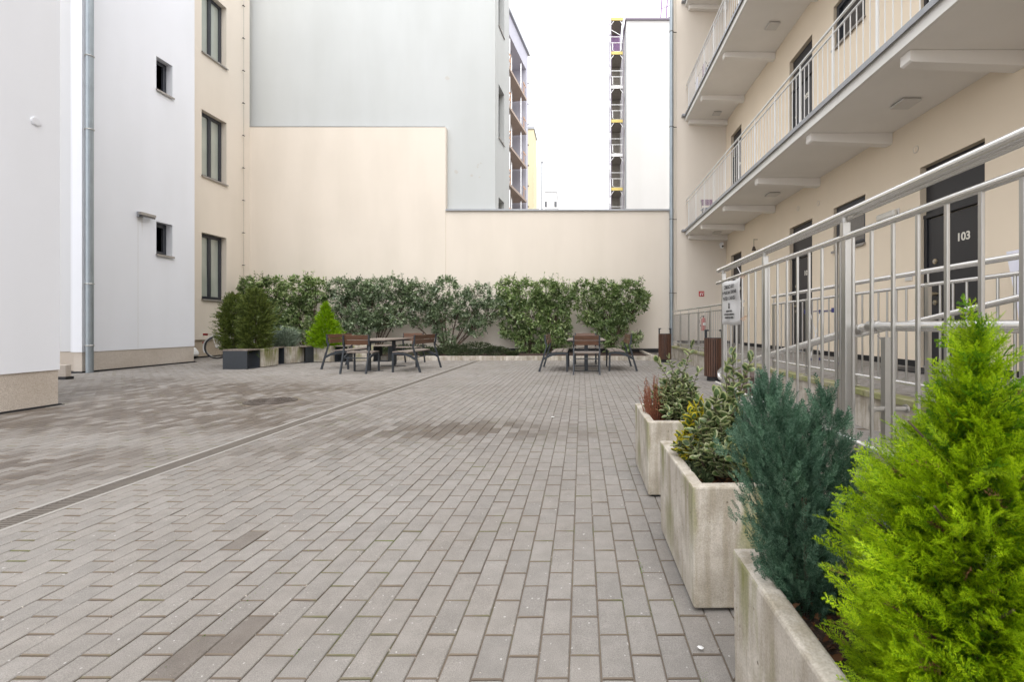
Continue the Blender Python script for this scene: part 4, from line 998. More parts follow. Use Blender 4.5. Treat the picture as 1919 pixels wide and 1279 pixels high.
def hedge_shrub(basepx, blobs, label, seed, dens=1.0, d0=16.6, g=0):
    rs = random.Random(seed); dB = 16.75
    bp = (PX(basepx, dB), dB, .05); o = empty('wall_shrub', bp, label, 'shrub', 'leafy shrubs trained along the cream wall')
    tr = MB(); parts = []
    for bi, (px, py, rx, ry) in enumerate(blobs):
        dd = d0+rs.uniform(-.15, .25); c = (PX(px, dd), dd, PZ(py, dd)); r = (rx*1.06/F*dd, .26, ry*1.02/F*dd)
        pts = branch(tr, (bp[0]+rs.uniform(-.06, .06), dB, .05), c, .030, .010, bark, .06, 7, rs)
        for k in range(7):
            e = Vector(c)+Vector((rs.uniform(-1, 1)*r[0], rs.uniform(-1, 1)*.2, rs.uniform(-.9, 1.1)*r[2])); branch(tr, pts[rs.randint(3, 7)], e, .010, .004, bark, .08, 4, rs)
        # foliage grows in sprigs: clusters of leaves round many twig tips
        ns = int(104*dens*r[0]*r[2]/.28); sp, sd = in_ellipsoid(ns, c, (r[0]*1.05, r[1], r[2]*1.08), .25)
        nl = 17
        pos = np.repeat(sp, nl, 0)+RNG.normal(size=(ns*nl, 3))*np.array([.042, .04, .045]); 
        dr = np.repeat(sd*.5, nl, 0)+rand_dirs(ns*nl)*.8+np.array([0, -.35, .05]); dr[:, 2] += RNG.normal(size=ns*nl)*.3
        h = ns*nl//2; size = RNG.uniform(.65, 1.15, ns*nl); roll = RNG.normal(size=ns*nl)*.7
        parts += [(0+g, pos[:h], dr[:h], roll[:h], size[:h]), (1+g, pos[h:], dr[h:], roll[h:], size[h:])]
        # shoots sticking out above
        if c[2]+r[2] > 2.0:
            for k in range(int(rx/5)):
                x = c[0]+rs.uniform(-1, 1)*r[0]; z0 = c[2]+r[2]*.55; z1 = z0+rs.uniform(.2, .48)*1.0; xt = x+rs.uniform(-.12, .12)
                tr.tube([(x, dd, z0), (xt, dd, z1)], .006, bark, 5, .003)
                n = 11; t = RNG.uniform(.15, 1, n); pp = np.stack([x+(xt-x)*t, np.full(n, dd), z0+(z1-z0)*t], 1)+RNG.normal(size=(n, 3))*.018
                parts.append((1+g, pp, rand_dirs(n)+np.array([0, -.2, .5]), RNG.normal(size=n), RNG.uniform(.5, .9, n)))
    tr.build('branches', o, smooth=True); scatter('foliage', parts, o, laurel); return o
shr = [
 (500, [(478, 543, 26, 24), (508, 552, 28, 30), (500, 590, 30, 28), (525, 622, 24, 26)], 'leftmost wall shrub, rising behind the dark thujas', 1.0),
 (572, [(560, 543, 30, 22), (592, 548, 22, 26), (560, 588, 26, 28), (588, 618, 16, 24), (545, 618, 18, 26)], 'wall shrub between the thujas and the lime green cone', 1.0),
 (688, [(640, 548, 26, 22), (672, 555, 26, 30), (640, 596, 22, 22), (700, 585, 24, 30), (672, 612, 24, 26), (650, 634, 14, 16), (700, 545, 22, 20)], 'wall shrub just right of the lime cone, with bare twigs poking out on top', 1.1),
 (706, [(732, 540, 24, 20), (752, 566, 26, 26), (735, 592, 24, 20), (712, 604, 15, 16), (772, 548, 18, 22)], 'grey green wall shrub leaning right above the left table', .95),
 (834, [(792, 556, 26, 26), (800, 590, 26, 20), (770, 600, 12, 10), (826, 600, 22, 28), (838, 642, 14, 18)], 'wall shrub with a forked trunk above the right end of the left table', .95),
 (842, [(838, 548, 24, 26), (868, 566, 26, 22), (876, 600, 24, 18), (900, 556, 22, 20), (915, 588, 24, 18), (893, 615, 16, 14), (935, 577, 16, 16)], 'wide grey green wall shrub leaning right over the low ground cover', .95),
 (990, [(952, 545, 22, 20), (985, 552, 26, 26), (958, 580, 22, 22), (998, 592, 30, 28), (965, 618, 24, 18), (995, 640, 28, 22), (945, 615, 8, 10)], 'dense bright wall shrub left of the right table, reaching the ground', 1.15),
 (1036, [(1022, 550, 24, 24), (1052, 558, 24, 26), (1038, 595, 28, 26), (1050, 630, 26, 24), (1025, 650, 16, 14)], 'wall shrub right behind the right table', 1.1),
 (1140, [(1095, 556, 28, 28), (1108, 592, 24, 18), (1135, 552, 24, 24), (1138, 590, 26, 26), (1128, 622, 15, 20), (1146, 640, 13, 18), (1175, 556, 30, 26), (1204, 562, 14, 18), (1172, 588, 22, 16), (1162, 610, 14, 16)], 'biggest wall shrub, at the right end of the hedge', 1.1),
 (1166, [(1182, 640, 13, 12), (1195, 626, 9, 10), (1168, 652, 12, 8)], 'small low shrub at the foot of the wall behind the rightmost chair', .8),
]
for i, (b, bl, lab, dn) in enumerate(shr): hedge_shrub(b, bl, lab, 40+i, dn*.82, g=2 if i in (2, 3, 4, 5) else 0)
# low ground cover
g = []
for (px, py, rx, ry, d) in ((850, 656, 26, 9, 15.2), (893, 653, 34, 11, 15.2), (930, 658, 24, 8, 15.0), (870, 662, 40, 6, 14.7), (960, 663, 12, 3, 15.0), (770, 655, 40, 9, 15.3), (700, 658, 40, 8, 15.3), (810, 660, 24, 8, 15.1)):
    n = 1500; p, dd = in_ellipsoid(n, (PX(px, d), d, PZ(py, d)), (rx/F*d, .45, ry/F*d)); g.append((0, p, dd+np.array([0, -.2, .6]), RNG.normal(size=n), RNG.uniform(.35, .7, n)))
tag(scatter('ground_cover', g, None, [leaf_tpl(.1, .045, ivy_m)]), 'low dull green ground cover behind the kerb', 'ground cover', kind='stuff')

# conifers: flat feathery sprays
def spray_tpl(mat, L_=.10, nside=11, ls=.034, w=.0026, seed=1, tert=True, droop=.15, mat2=None):
    rs = random.Random(seed); V = []; Fc = []; Mt = []; m2 = mat2 or mat
    def thin(a, b, w0, mt):
        a = np.array(a); b = np.array(b); d = b-a; n = np.array([-d[1], d[0], 0]); n = n/(np.linalg.norm(n)+1e-9); mid = (a+b)/2+np.array([0, 0, w0*.3]); o = len(V)
        V.extend([tuple(a-n*w0*.45), tuple(mid+n*w0*.6), tuple(mid-n*w0*.6), tuple(b)]); Fc.extend([(o, o+1, o+2), (o+1, o+3, o+2)]); Mt.extend([mt]*2)
    def strip(a, b, w0, w1, mt, bend=.0):
        a = np.array(a); b = np.array(b); d = b-a; n = np.array([-d[1], d[0], 0]); ln = np.linalg.norm(n)+1e-9; n = n/ln
        mid = (a+b)/2+np.array([0, 0, bend]); o = len(V); z = np.array([0, 0, w0*.5])
        V.extend([tuple(a-n*w0*.5), tuple(a+n*w0*.5), tuple(mid-n*w0*.55), tuple(mid+z), tuple(mid+n*w0*.55), tuple(b)])
        Fc.extend([(o, o+3, o+2), (o, o+1, o+3), (o+1, o+4, o+3), (o+2, o+3, o+5), (o+3, o+4, o+5)]); Mt.extend([mt]*5)
    pts = [np.array((.004*math.sin(i*1.3), L_*i/5, -droop*L_*(i/5)**2)) for i in range(6)]
    for i in range(5): strip(pts[i], pts[i+1]*1.0, w*1.2, w, m2)
    for i in range(nside):
        t = .12+.86*i/nside; s = 1 if i % 2 else -1; p = np.array((0, L_*t, -droop*L_*t*t)); l = ls*(1-.62*t)*rs.uniform(.7, 1.2); a = R(rs.uniform(32, 52))
        q = p+np.array((s*math.sin(a)*l, math.cos(a)*l, rs.uniform(-.15, .2)*l)); strip(p, q, w*1.15, w*.6, mat, rs.uniform(-.1, .15)*l)
        if tert:
            for k in range(3):
                u = .25+.25*k; pp = p+(q-p)*u
                for s2 in (-1, 1):
                    a2 = s*a+s2*R(40); l2 = l*.42*(1-.5*u)*rs.uniform(.8, 1.2); thin(pp, pp+np.array((math.sin(a2)*l2, math.cos(a2)*l2, rs.uniform(-.3, .4)*l2)), w, mat)
    return (V, Fc, Mt)
def conifer(parent, base, prof, n, tpls, upbias=.6, size=(.7, 1.2), lumps=None, inner=None, z_noise=0, jitter=.10, stem_m=bark, name='foliage', lean=(0, 0), clump=.10):
    """prof: [(z, radius)] ; sprays rooted inside and pointing out and up"""
    zs = np.array([p[0] for p in prof]); rr = np.array([p[1] for p in prof])
    zz = RNG.random(n*6)*(zs[-1]-zs[0])+zs[0]; rad = np.interp(zz, zs, rr); keep = RNG.random(n*6) < (rad/rr.max())**1.0*.999; zz = zz[keep][:n]; rad = rad[keep][:n]; n = len(zz)
    a = RNG.random(n)*2*math.pi
    lump = 1+.13*np.sin(a*3+zz*17)+clump*np.sin(a*7-zz*31)+clump*.8*np.sin(a*11+zz*57)+RNG.normal(size=n)*jitter*.5
    q = np.sqrt(RNG.uniform(.15, 1, n)); r = rad*lump*q
    pos = np.stack([base[0]+r*np.cos(a)+lean[0]*(zz-zs[0]), base[1]+r*np.sin(a)+lean[1]*(zz-zs[0]), zz], 1)
    dr = np.stack([np.cos(a), np.sin(a), np.full(n, upbias)], 1)+RNG.normal(size=(n, 3))*.28
    top = np.interp(zz, [zs[0], zs[-1]], [0, 1])[:, None]; dr = dr*(1-.5*top**3)+np.array([0, 0, 1.])*(.7*top**3)
    ti = RNG.integers(0, len(tpls), n); parts = []
    dr /= np.linalg.norm(dr, axis=1, keepdims=True)
    pos = pos-dr*.05*np.mean(size)
    for k in range(len(tpls)):
        s = ti == k; parts.append((k, pos[s], dr[s], RNG.normal(size=s.sum())*1.3, RNG.uniform(*size, s.sum())))
    return parts
# lime conifer near the camera
cx, cy = .642, .745
lo = empty('lime_conifer', (cx, cy, .42), 'big bright lime green feathery conifer nearest the camera', 'conifer')
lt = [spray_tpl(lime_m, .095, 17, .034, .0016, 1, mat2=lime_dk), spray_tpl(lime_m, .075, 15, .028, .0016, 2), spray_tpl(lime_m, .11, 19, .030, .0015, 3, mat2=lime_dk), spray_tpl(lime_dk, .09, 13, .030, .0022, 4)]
prof = [(.40, .15), (.50, .182), (.62, .186), (.72, .170), (.80, .148), (.87, .108), (.93, .066), (1.0, .034), (1.05, .018), (1.085, .006)]
parts = conifer(lo, (cx, cy), prof, 4200, lt[:3], .6, (.38, .78), clump=.09, jitter=.12)
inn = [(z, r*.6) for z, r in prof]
scatter('foliage', parts, lo, lt)
scatter('withered_foliage', [(4, p, d, r, s) for (_, p, d, r, s) in conifer(lo, (cx, cy), [(z, r*.9) for z, r in prof], 170, lt[3:4], .5, (.5, .8))], lo, lt+[spray_tpl(dry_m, .08, 9, .022, .0018, 5)])
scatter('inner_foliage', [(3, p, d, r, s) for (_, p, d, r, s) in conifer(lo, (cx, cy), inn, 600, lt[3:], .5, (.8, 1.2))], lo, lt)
m = MB(); m.tube([(cx, cy, .41), (cx+.004, cy, .7), (cx, cy, .93)], .010, bark, 8, .002)
for k in range(18):
    a = k*2.4; z = .46+.022*k; rr_ = np.interp(z, [p[0] for p in prof], [p[1] for p in prof])*.85
    m.tube([(cx, cy, z), (cx+rr_*.5*math.cos(a), cy+rr_*.5*math.sin(a), z+.03), (cx+rr_*math.cos(a), cy+rr_*math.sin(a), z+.09)], .0035, bark, 5, .0015)
m.build('stem', lo, smooth=True)
# blue green cypress
bo = empty('bluegreen_cypress', (.53, 1.07, .42), 'dark blue green feathery cypress with two peaks behind the lime conifer', 'conifer')
bt = [spray_tpl(blue_m, .075, 15, .026, .0019, 11, droop=.0), spray_tpl(blue_m, .06, 13, .022, .0019, 12, droop=-.1), spray_tpl(blue_m, .09, 17, .024, .0018, 13, droop=0)]
parts = conifer(bo, (.530, 1.08), [(.415, .07), (.52, .085), (.65, .095), (.78, .10), (.86, .085), (.92, .05), (.965, .015)], 1700, bt, 1.6, (.42, .85), lean=(-.17, .0), clump=.2, jitter=.18)
parts += conifer(bo, (.595, 1.10), [(.43, .09), (.55, .11), (.68, .105), (.78, .085), (.86, .055), (.93, .015)], 1000, bt, 1.6, (.42, .85), lean=(-.02, 0), clump=.2, jitter=.18)
scatter('foliage', parts, bo, bt)
m = MB()
for k in range(16):
    a = k*2.1; m.tube([(.53, 1.08, .41), (.53+.05*math.cos(a), 1.08+.05*math.sin(a), .55), (.53+.09*math.cos(a), 1.08+.08*math.sin(a), .70)], .006, bark, 6, .002)
m.build('stem', bo, smooth=True)

# variegated shrubs
def euo_leaf(inner, outer, s=1.0):
    V = [(0, .0, 0)]; n = 8; L_, W = .047*s, .030*s
    ring1 = []; ring2 = []
    for k in range(n):
        a = 2*math.pi*k/n; x = math.sin(a); y = -math.cos(a)
        ring2.append((x*W/2*(1-.18*y), L_*.55+y*L_*.5, .22*W*x*x+.10*L_*y*y)); ring1.append((x*W/2*.76*(1-.18*y), L_*.55+y*L_*.40, .08*W*x*x+.04*L_*y*y))
    V = [(0, L_*.55, 0)]+ring1+ring2
    f = [(0, 1+k, 1+(k+1) % n) for k in range(n)]+[(1+k, 9+k, 9+(k+1) % n, 1+(k+1) % n) for k in range(n)]
    return (V, f, [inner]*n+[outer]*n)
et = [euo_leaf(euo_in, euo_out), euo_leaf(euo_in, euo_out, .8), euo_leaf(euo_in, euo_yel), euo_leaf(euo_yel, euo_yel, .8)]
def euonymus(o, stems, yellow=0.0, base=None):
    m = MB(); parts = {0: [], 1: [], 2: [], 3: []}
    for si, (b, t, k) in enumerate(stems):
        b = np.array(b); t = np.array(t); L_ = np.linalg.norm(t-b); off = RNG.normal(size=3)*.02
        cpt = lambda u: b+(t-b)*u+off*math.sin(math.pi*u)
        m.tube([tuple(cpt(u)) for u in (0, .3, .6, 1)], .0032, bark, 5, .0016)
        ax = (t-b)/L_; x = np.cross(ax, [0, 1, .1]); x /= np.linalg.norm(x); z = np.cross(x, ax)
        u = .18; j = 0
        yel = RNG.random() < yellow
        while u < 1.0:
            p = cpt(u); ph = j*math.pi/2+RNG.normal()*.3
            for s in (0, math.pi):
                d = (x*math.cos(ph+s)+z*math.sin(ph+s))*(.9 if u < .92 else .5)+ax*(.45 if u < .92 else 1.1)+RNG.normal(size=3)*.15
                ty = (3 if RNG.random() < .35 else 2) if yel and RNG.random() < .8 else (0 if RNG.random() < .6 else 1)
                parts[ty].append((p, d))
            u += RNG.uniform(.016, .026)*1.0/L_*(1.0); j += 1
    out = []
    for k, l in parts.items():
        if l:
            pos = np.array([a for a, _ in l]); d = np.array([b for _, b in l]); n = len(l)
            out.append((k, pos, d, RNG.normal(size=n)*.5, RNG.uniform(.75, 1.25, n)))
    m.build('stems', o, smooth=True); scatter('foliage', out, o, et)
def stems_for(cx, cy, z0, rx, ry, ztop, n, seed, extra=()):
    rs = random.Random(seed); S = []
    for i in range(n):
        a = rs.uniform(0, 2*math.pi); q = math.sqrt(rs.random()); bx_, by_ = cx+.35*rx*q*math.cos(a), cy+.35*ry*q*math.sin(a)
        tx, ty = cx+rx*q*math.cos(a), cy+ry*q*math.sin(a); zt_ = z0+(ztop-z0)*(1-.55*q*q)*rs.uniform(.45, 1.0)
        S.append(((bx_, by_, z0), (tx, ty, zt_), 0))
    return S+list(extra)
e1 = empty('variegated_shrub', (.66, 3.2, .42), 'variegated green and cream shrub in the farthest right hand planter', 'shrub')
ex1 = [((.66, 3.15, .45), (PX(1298, 3.1), 3.1, PZ(645, 3.1)), 0), ((.68, 3.2, .45), (PX(1250, 3.15), 3.15, PZ(668, 3.15)), 0), ((.6, 3.1, .5), (PX(1232, 3.1), 3.1, PZ(680, 3.1)), 0), ((.7, 3.1, .5), (PX(1308, 3.1), 3.1, PZ(700, 3.1)), 0)]
euonymus(e1, stems_for(.645, 3.16, .42, .15, .16, .82, 64, 5, ex1))
e2 = empty('variegated_shrub', (.62, 2.05, .42), 'variegated shrub with a yellow side in the middle right hand planter', 'shrub')
ex2 = [((.62, 2.0, .5), (PX(1372, 2.0), 2.0, PZ(662, 2.0)), 0), ((.66, 2.0, .5), (PX(1408, 1.98), 1.98, PZ(672, 1.98)), 0), ((.62, 2.02, .5), (PX(1362, 2.02), 2.02, PZ(690, 2.02)), 0), ((.58, 2.0, .5), (PX(1340, 2.0), 2.0, PZ(738, 2.0)), 0)]
euonymus(e2, stems_for(.615, 1.97, .42, .135, .15, .80, 84, 8, ex2))
e3 = empty('golden_shrub', (.53, 2.12, .42), 'small golden yellow leaved shrub at the left side of the middle planter', 'shrub')
euonymus(e3, stems_for(.525, 2.12, .42, .07, .08, .80, 26, 9, ()), 1.0)
# dry twiggy plant
dt = empty('dry_shrub', (.50, 3.2, .42), 'dry reddish brown twiggy plant in the farthest right hand planter', 'shrub'); rs = random.Random(5)
m = MB(); pts = []
for i in range(120):
    a = rs.uniform(0, 6.28); q = math.sqrt(rs.random()); x = .505+.05*q*math.cos(a); y = 3.2+.09*q*math.sin(a); tx = x+.055*q*math.cos(a)+rs.gauss(0, .012); ty = y+.05*q*math.sin(a); tz = .42+rs.uniform(.15, .36)*(1-.3*q)
    m.tube([(x, y, .41), ((x+tx)/2+rs.gauss(0, .008), (y+ty)/2, (.42+tz)/2), (tx, ty, tz)], .0022, bark_red, 4, .0010)
    for k in range(9): u = rs.uniform(.2, 1); pts.append((x+(tx-x)*u, y+(ty-y)*u, .42+(tz-.42)*u))
m.build('twigs', dt); n = len(pts); scatter('dry_foliage', [(0, np.array(pts)+RNG.normal(size=(n, 3))*.004, rand_dirs(n)+np.array([0, 0, .7]), RNG.normal(size=n), RNG.uniform(.5, 1.1, n))], dt, [leaf_tpl(.018, .006, dry_m)])
# litter of leaves on the soil and a creeping succulent
for (o_, x0, x1, y0, y1, n) in ((p1, .47, .76, 2.93, 3.5, 260), (p2, .47, .76, 1.78, 2.36, 380), (p3, .47, .76, .62, 1.19, 260)):
    pos = np.stack([RNG.uniform(x0, x1, n), RNG.uniform(y0, y1, n), np.full(n, .425)+RNG.random(n)*.012], 1)
    d = rand_dirs(n); d[:, 2] *= .25; bb = scatter('leaf_litter', [(0, pos, d, RNG.normal(size=n)*.8, RNG.uniform(.5, 1.4, n))], None, [leaf_tpl(.024, .012, dry_m, .3, .3)]); tag(bb, 'dead brown leaves lying on the soil of planter '+('with the dry twiggy plant' if o_ is p1 else 'with the yellow and variegated shrubs' if o_ is p2 else 'under the big conifers'), 'leaf litter', kind='stuff')
n = 700; pos, dd = in_ellipsoid(n, (.49, 1.93, .445), (.045, .16, .03)); tag(scatter('creeping_plant', [(0, pos, dd+np.array([0, 0, .8]), RNG.normal(size=n), RNG.uniform(.5, 1.1, n))], None, [leaf_tpl(.022, .011, ivy_m)]), 'low dull creeping plant spilling over the left rim of the middle planter', 'creeping plant', kind='stuff')

# left planters' plants
def thuja(x, y, prof, n, label, seed, name='thuja'):
    o = empty(name, (x, y, .42), label, 'conifer'); tt = [spray_tpl(thuja_m, .18, 11, .07, .009, 21, False, .6), spray_tpl(thuja_m, .15, 11, .065, .009, 22, False, -.4)]
    parts = conifer(o, (x, y), prof, n, tt, .6, (.55, 1.05), jitter=.3, clump=.2); scatter('foliage', parts, o, tt)
    m = MB(); m.tube([(x, y, .40), (x, y, prof[-1][0]-.15)], .022, bark, 6, .006); m.build('trunk', o, smooth=True); return o
thuja(PX(436, 12.0), 12.05, [(.42, .24), (.8, .30), (1.2, .33), (1.6, .25), (1.82, .13), (1.90, .05)], 2300, 'left one of the two dark thujas behind the nearest bench cube', 3)
thuja(PX(479, 11.9), 11.9, [(.36, .25), (.8, .33), (1.2, .36), (1.6, .30), (1.9, .18), (2.0, .08)], 2400, 'right, taller one of the two dark thujas', 4)
lc = empty('lime_cone_conifer', (PX(611, 13.65), 13.65, .42), 'small bright green cone shaped conifer in a planter left of the left table', 'conifer')
tt = [spray_tpl(lime_far, .13, 9, .055, .009, 31, False), spray_tpl(lime_far, .11, 9, .05, .009, 32, False)]
x, y = PX(611, 13.65), 13.65
scatter('foliage', conifer(lc, (x, y), [(.42, .38), (.62, .44), (.85, .42), (1.1, .30), (1.35, .19), (1.6, .10), (1.76, .03)], 3200, tt, .9, (.6, 1.1), jitter=.2), lc, tt)
m = MB(); m.tube([(x, y, .4), (x, y, 1.6)], .02, bark, 6, .005); m.build('trunk', lc, smooth=True)
x, y = PX(533, 13.1), 13.1
go = empty('grassy_plant', (x, y, .42), 'grey green grassy plant in the planter right of the thujas', 'plant')
n = 1100; a = RNG.random(n)*6.283; q = np.sqrt(RNG.random(n)); pos = np.stack([x+.26*q*np.cos(a), y+.2*q*np.sin(a), .43+RNG.random(n)*.42], 1)
dr = np.stack([np.cos(a)*.8*q, np.sin(a)*.8*q, np.full(n, .8)], 1)+RNG.normal(size=(n, 3))*.3
scatter('foliage', [(0, pos, dr, RNG.normal(size=n)*1.5, RNG.uniform(.6, 1.2, n))], go, [leaf_tpl(.28, .016, greygrass_m, .3, .35)])

# weeds in the paving joints
wp = []
for (x, y, n, sx, sy) in ((-1.31, 1.76, 160, .002, .13), (.355, 1.78, 26, .004, .03), (.372, 1.42, 40, .006, .03), (.265, 2.07, 60, .003, .10), (-.94, 1.5, 26, .003, .07), (-.25, 2.2, 10, .003, .1)):
    pos = np.stack([x+RNG.normal(size=n)*sx, y+RNG.normal(size=n)*sy, np.full(n, -.004)], 1); wp.append((0, pos, rand_dirs(n)*.9+np.array([0, 0, .8]), RNG.normal(size=n), RNG.uniform(.4, 1, n)))
tag(scatter('moss', wp, None, [leaf_tpl(.010, .004, leaf_mat('moss_leaf', (.06, .13, .005, 1), (.12, .22, .01, 1), (.2, .3, .02, 1)))]), 'green moss and tiny weeds in the joints of the near paving', 'moss', kind='stuff')

# grit and crumbs swept into the joints
n = 1500; gx_ = RNG.uniform(-3, 1.4, n); gy_ = 1.0+RNG.random(n)**1.6*7; gx_ = np.where(RNG.random(n) < .7, np.round((gx_+.039)/.1)*.1-.039+RNG.normal(size=n)*.004, gx_)
tag(scatter('grit', [(0, np.stack([gx_, gy_, np.full(n, .0005)], 1), rand_dirs(n)*np.array([1, 1, .2]), RNG.normal(size=n)*.3, RNG.uniform(.3, 1, n))], None, [leaf_tpl(.0075, .006, flat('grit_stone', (.42, .38, .33, 1), .9, var=.3, nscale=40), .9, 1)]), 'fine grit and crumbs swept into the joints of the near paving', 'grit', kind='stuff')
# ================================================================== BICYCLE
def make_bike():
    o = empty('bicycle', (0, 0, 0), 'silver city bicycle parked behind the thujas, rear wheel and red lamp showing', 'bicycle')
    r = .345
    for x in (0, 1.08):
        m = MB(); m.ring((x, 0, r), r-.018, .020, (0, 1, 0), rubber, 40, 8); w = m.build('wheel', o, smooth=True)
        m = MB(); m.ring((x, 0, r), r-.042, .012, (0, 1, 0), chrome, 40, 6); m.build('rim', w, smooth=True)
        m = MB(); m.disc((x, 0, r), .025, (0, 1, 0), .09, chrome, 12)
        for k in range(24):
            a = k*math.pi/12; m.tube([(x+.02*math.cos(a+.8), .02*(-1)**k, r+.02*math.sin(a+.8)), (x+(r-.05)*math.cos(a), 0, r+(r-.05)*math.sin(a))], .0018, chrome, 4)
        m.build('spokes', w)
        a0, a1 = (70, 205) if x == 0 else (40, 150)
        m = MB()
        for yy in (-.016, 0, .016): m.tube([(x+(r+.026-abs(yy)*.4)*math.cos(R(a0+(a1-a0)*q/16)), yy, r+(r+.026-abs(yy)*.4)*math.sin(R(a0+(a1-a0)*q/16))) for q in range(17)], .012, white_p, 6)
        m.build('mudguard', o, smooth=True)
    m = MB(); T = lambda a, b, rr=.016: m.tube([a, b], rr, white_p, 10)
    T((.44, 0, .30), (.30, 0, .82)); T((.44, 0, .30), (.93, 0, .72), .020); T((.36, 0, .55), (.91, 0, .80), .016); T((0, .05, r), (.44, .03, .30), .009); T((0, -.05, r), (.44, -.03, .30), .009); T((0, .05, r), (.33, .02, .72), .008); T((0, -.05, r), (.33, -.02, .72), .008)
    T((.94, 0, .68), (.89, 0, .95), .018); T((.94, .05, .66), (1.08, .05, r), .010); T((.94, -.05, .66), (1.08, -.05, r), .010); T((.94, -.05, .66), (.94, .05, .66), .014); m.build('bicycle_frame', o, smooth=True)
    m = MB(); m.tube([(.86, -.28, 1.06), (.80, -.2, 1.10), (.88, 0, 1.08), (.80, .2, 1.10), (.70, .28, 1.06)], .011, chrome, 8); m.tube([(.89, 0, .93), (.88, 0, 1.08)], .012, chrome, 8); m.build('handlebar', o, smooth=True)
    m = MB(); m.tube([(.30, 0, .80), (.27, 0, .93)], .012, chrome, 8); m.build('seat_post', o, smooth=True)
    m = MB(); m.prism([(.12, -.09), (.20, -.10), (.32, -.035), (.42, -.018), (.42, .018), (.32, .035), (.20, .10), (.12, .09)], .93, .98, black_p); m.build('saddle', o, bevel=.02)
    m = MB()
    for y in (-.06, .06): m.tube([(-.28, y, .745), (.26, y, .745)], .006, iron_m, 6); m.tube([(0, y, r), (-.10, y, .745)], .006, white_p, 6); m.tube([(0, y, r), (.06, y, .745)], .006, white_p, 6)
    for x in (-.28, -.1, .06, .22): m.tube([(x, -.06, .745), (x, .06, .745)], .005, iron_m, 6)
    m.build('rear_rack', o)
    m = MB(); m.box(-.355, -.27, -.06, .06, .71, .775, red_gl); m.build('rear_lamp', o, bevel=.012)
    m = MB(); m.disc((-.372, 0, r+.15), .025, (1, 0, 0), .02, red_gl, 12); m.build('reflector', o)
    m = MB(); m.disc((.44, .05, .30), .085, (0, 1, 0), .006, iron_m, 24); m.tube([(.44, -.06, .30), (.44, -.06, .14)], .008, iron_m, 6); m.tube([(.44, .06, .30), (.44, .06, .46)], .008, iron_m, 6); m.box(.39, .49, -.16, -.07, .13, .15, rubber); m.box(.39, .49, .07, .16, .45, .47, rubber); m.build('crank', o)
    m = MB(); m.box(.02, .44, .055, .065, .27, .36, anth); m.build('chain_guard', o, bevel=.003)
    return o
bk = make_bike(); bk.location = (PX(407, 14.75), 14.75, 0); bk.rotation_euler.z = R(12); bk.scale = (1.06, 1.06, 1.06)
# white ride-on toy peeking out
ty = empty('toy_car', (-12.05, 14.4, 0), 'white plastic ride-on toy peeking out behind the corner of the white block', 'toy')
tx = PX(374, 14.62)
m = MB(); V = [(tx-.9, .12), (tx-.9, .40), (tx-.55, .46), (tx-.22, .40), (tx-.10, .36), (tx-.02, .25), (tx, .17), (tx-.03, .10)]
m.extr([(a, b) for a, b in V], 'y', 14.34, 14.62, white_p)
t_ = m.build('body', ty, bevel=.03)
m = MB(); m.box(tx-.18, tx-.035, 14.325, 14.38, .19, .25, rubber); m.build('grille', ty, bevel=.006)
for x in (tx-.70, tx-.17):
    m = MB(); m.disc((x, 14.37, .10), .10, (0, 1, 0), .07, rubber, 20); m.disc((x, 14.60, .10), .10, (0, 1, 0), .07, rubber, 20); m.build('wheel', ty, smooth=True)
m = MB(); m.tube([(tx-.5, 14.4, .40), (tx-.44, 14.4, .60), (tx-.44, 14.56, .60), (tx-.5, 14.56, .40)], .012, rubber, 8); m.build('steering_bar', ty)

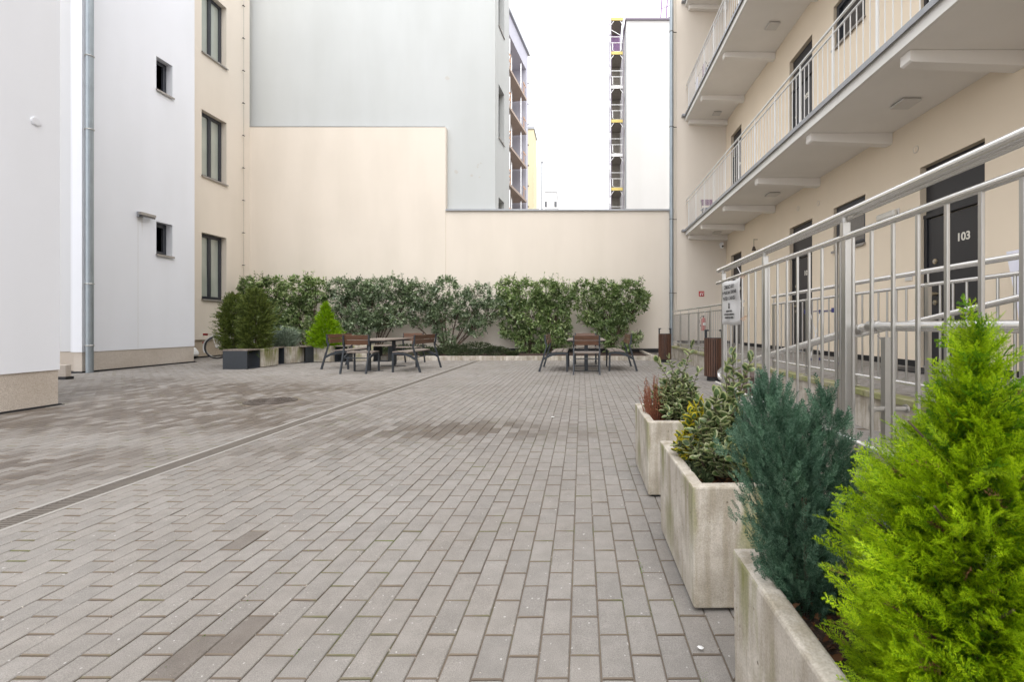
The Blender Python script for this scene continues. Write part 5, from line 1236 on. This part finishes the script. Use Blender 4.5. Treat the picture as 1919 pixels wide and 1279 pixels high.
# small litter: pale scraps and pebbles on the paving
for (px, y, lab) in ((313, 681.5, 'tiny white paper scrap on the paving by the white block'), (1313, 1219, 'tiny pale pebble on the paving beside the nearest planter'), (1036, 783, 'tiny white scrap on the paving left of the farthest right planter')):
    d = F*H/(y-610); x = PX(px, d); m = MB(); rs = random.Random(px); k = 6; rr_ = .012 if d < 3 else .03
    m.add([(x+rr_*math.cos(i)*rs.uniform(.6, 1), d+rr_*math.sin(i)*rs.uniform(.6, 1), .004+.006*rs.random()) for i in range(6)]+[(x, d, .012)], [(i, (i+1) % 6, 6) for i in range(6)], white_p)
    tag(m.build('paper_scrap' if d > 3 else 'pebble'), lab, 'scrap' if d > 3 else 'pebble')

# ================================================================== LIGHT, SKY, CAMERA
w = bpy.data.worlds.new('World'); sc.world = w; w.use_nodes = True; nt = w.node_tree; bg = nt.nodes['Background']
sky = nt.nodes.new('ShaderNodeTexSky'); sky.sky_type = 'NISHITA'; sky.sun_disc = False; sky.sun_elevation = R(58); sky.sun_rotation = R(160); sky.air_density = 1.0; sky.dust_density = 4; sky.ozone_density = 1
hs = nt.nodes.new('ShaderNodeHueSaturation'); hs.inputs['Saturation'].default_value = .22; L(nt, sky.outputs[0], hs.inputs['Color'])
mx = nt.nodes.new('ShaderNodeMix'); mx.data_type = 'RGBA'; mx.inputs[0].default_value = .7; L(nt, hs.outputs[0], mx.inputs[6]); mx.inputs[7].default_value = (7.2, 7.2, 7.3, 1)
L(nt, mx.outputs[2], bg.inputs[0]); bg.inputs[1].default_value = .15
sl = bpy.data.lights.new('sun', 'SUN'); sl.energy = .5; sl.angle = R(40); sl.color = (1, .97, .93)
so = bpy.data.objects.new('sun', sl); COL.objects.link(so)
el, az = R(58), R(160)   # high above the gallery building, veiled by cloud
dv = Vector((math.sin(az)*math.cos(el), math.cos(az)*math.cos(el), math.sin(el))); so.rotation_euler = dv.to_track_quat('Z', 'Y').to_euler(); so.location = (-5, -5, 20)
cd = bpy.data.cameras.new('camera'); co = bpy.data.objects.new('camera', cd); COL.objects.link(co); sc.camera = co
co.location = (0, 0, H); co.rotation_euler = (R(90), 0, 0); cd.sensor_width = 36; cd.lens = F/1919*36
cd.shift_x = -(1090-959.5)/1919; cd.shift_y = (610-639.5)/1919
cd.clip_end = 600; cd.clip_start = .05
cd.dof.use_dof = True; cd.dof.focus_distance = 5; cd.dof.aperture_fstop = 8
sc.view_settings.view_transform = 'Standard'; sc.view_settings.look = 'None'; sc.view_settings.gamma = 1; sc.view_settings.exposure = 1.36
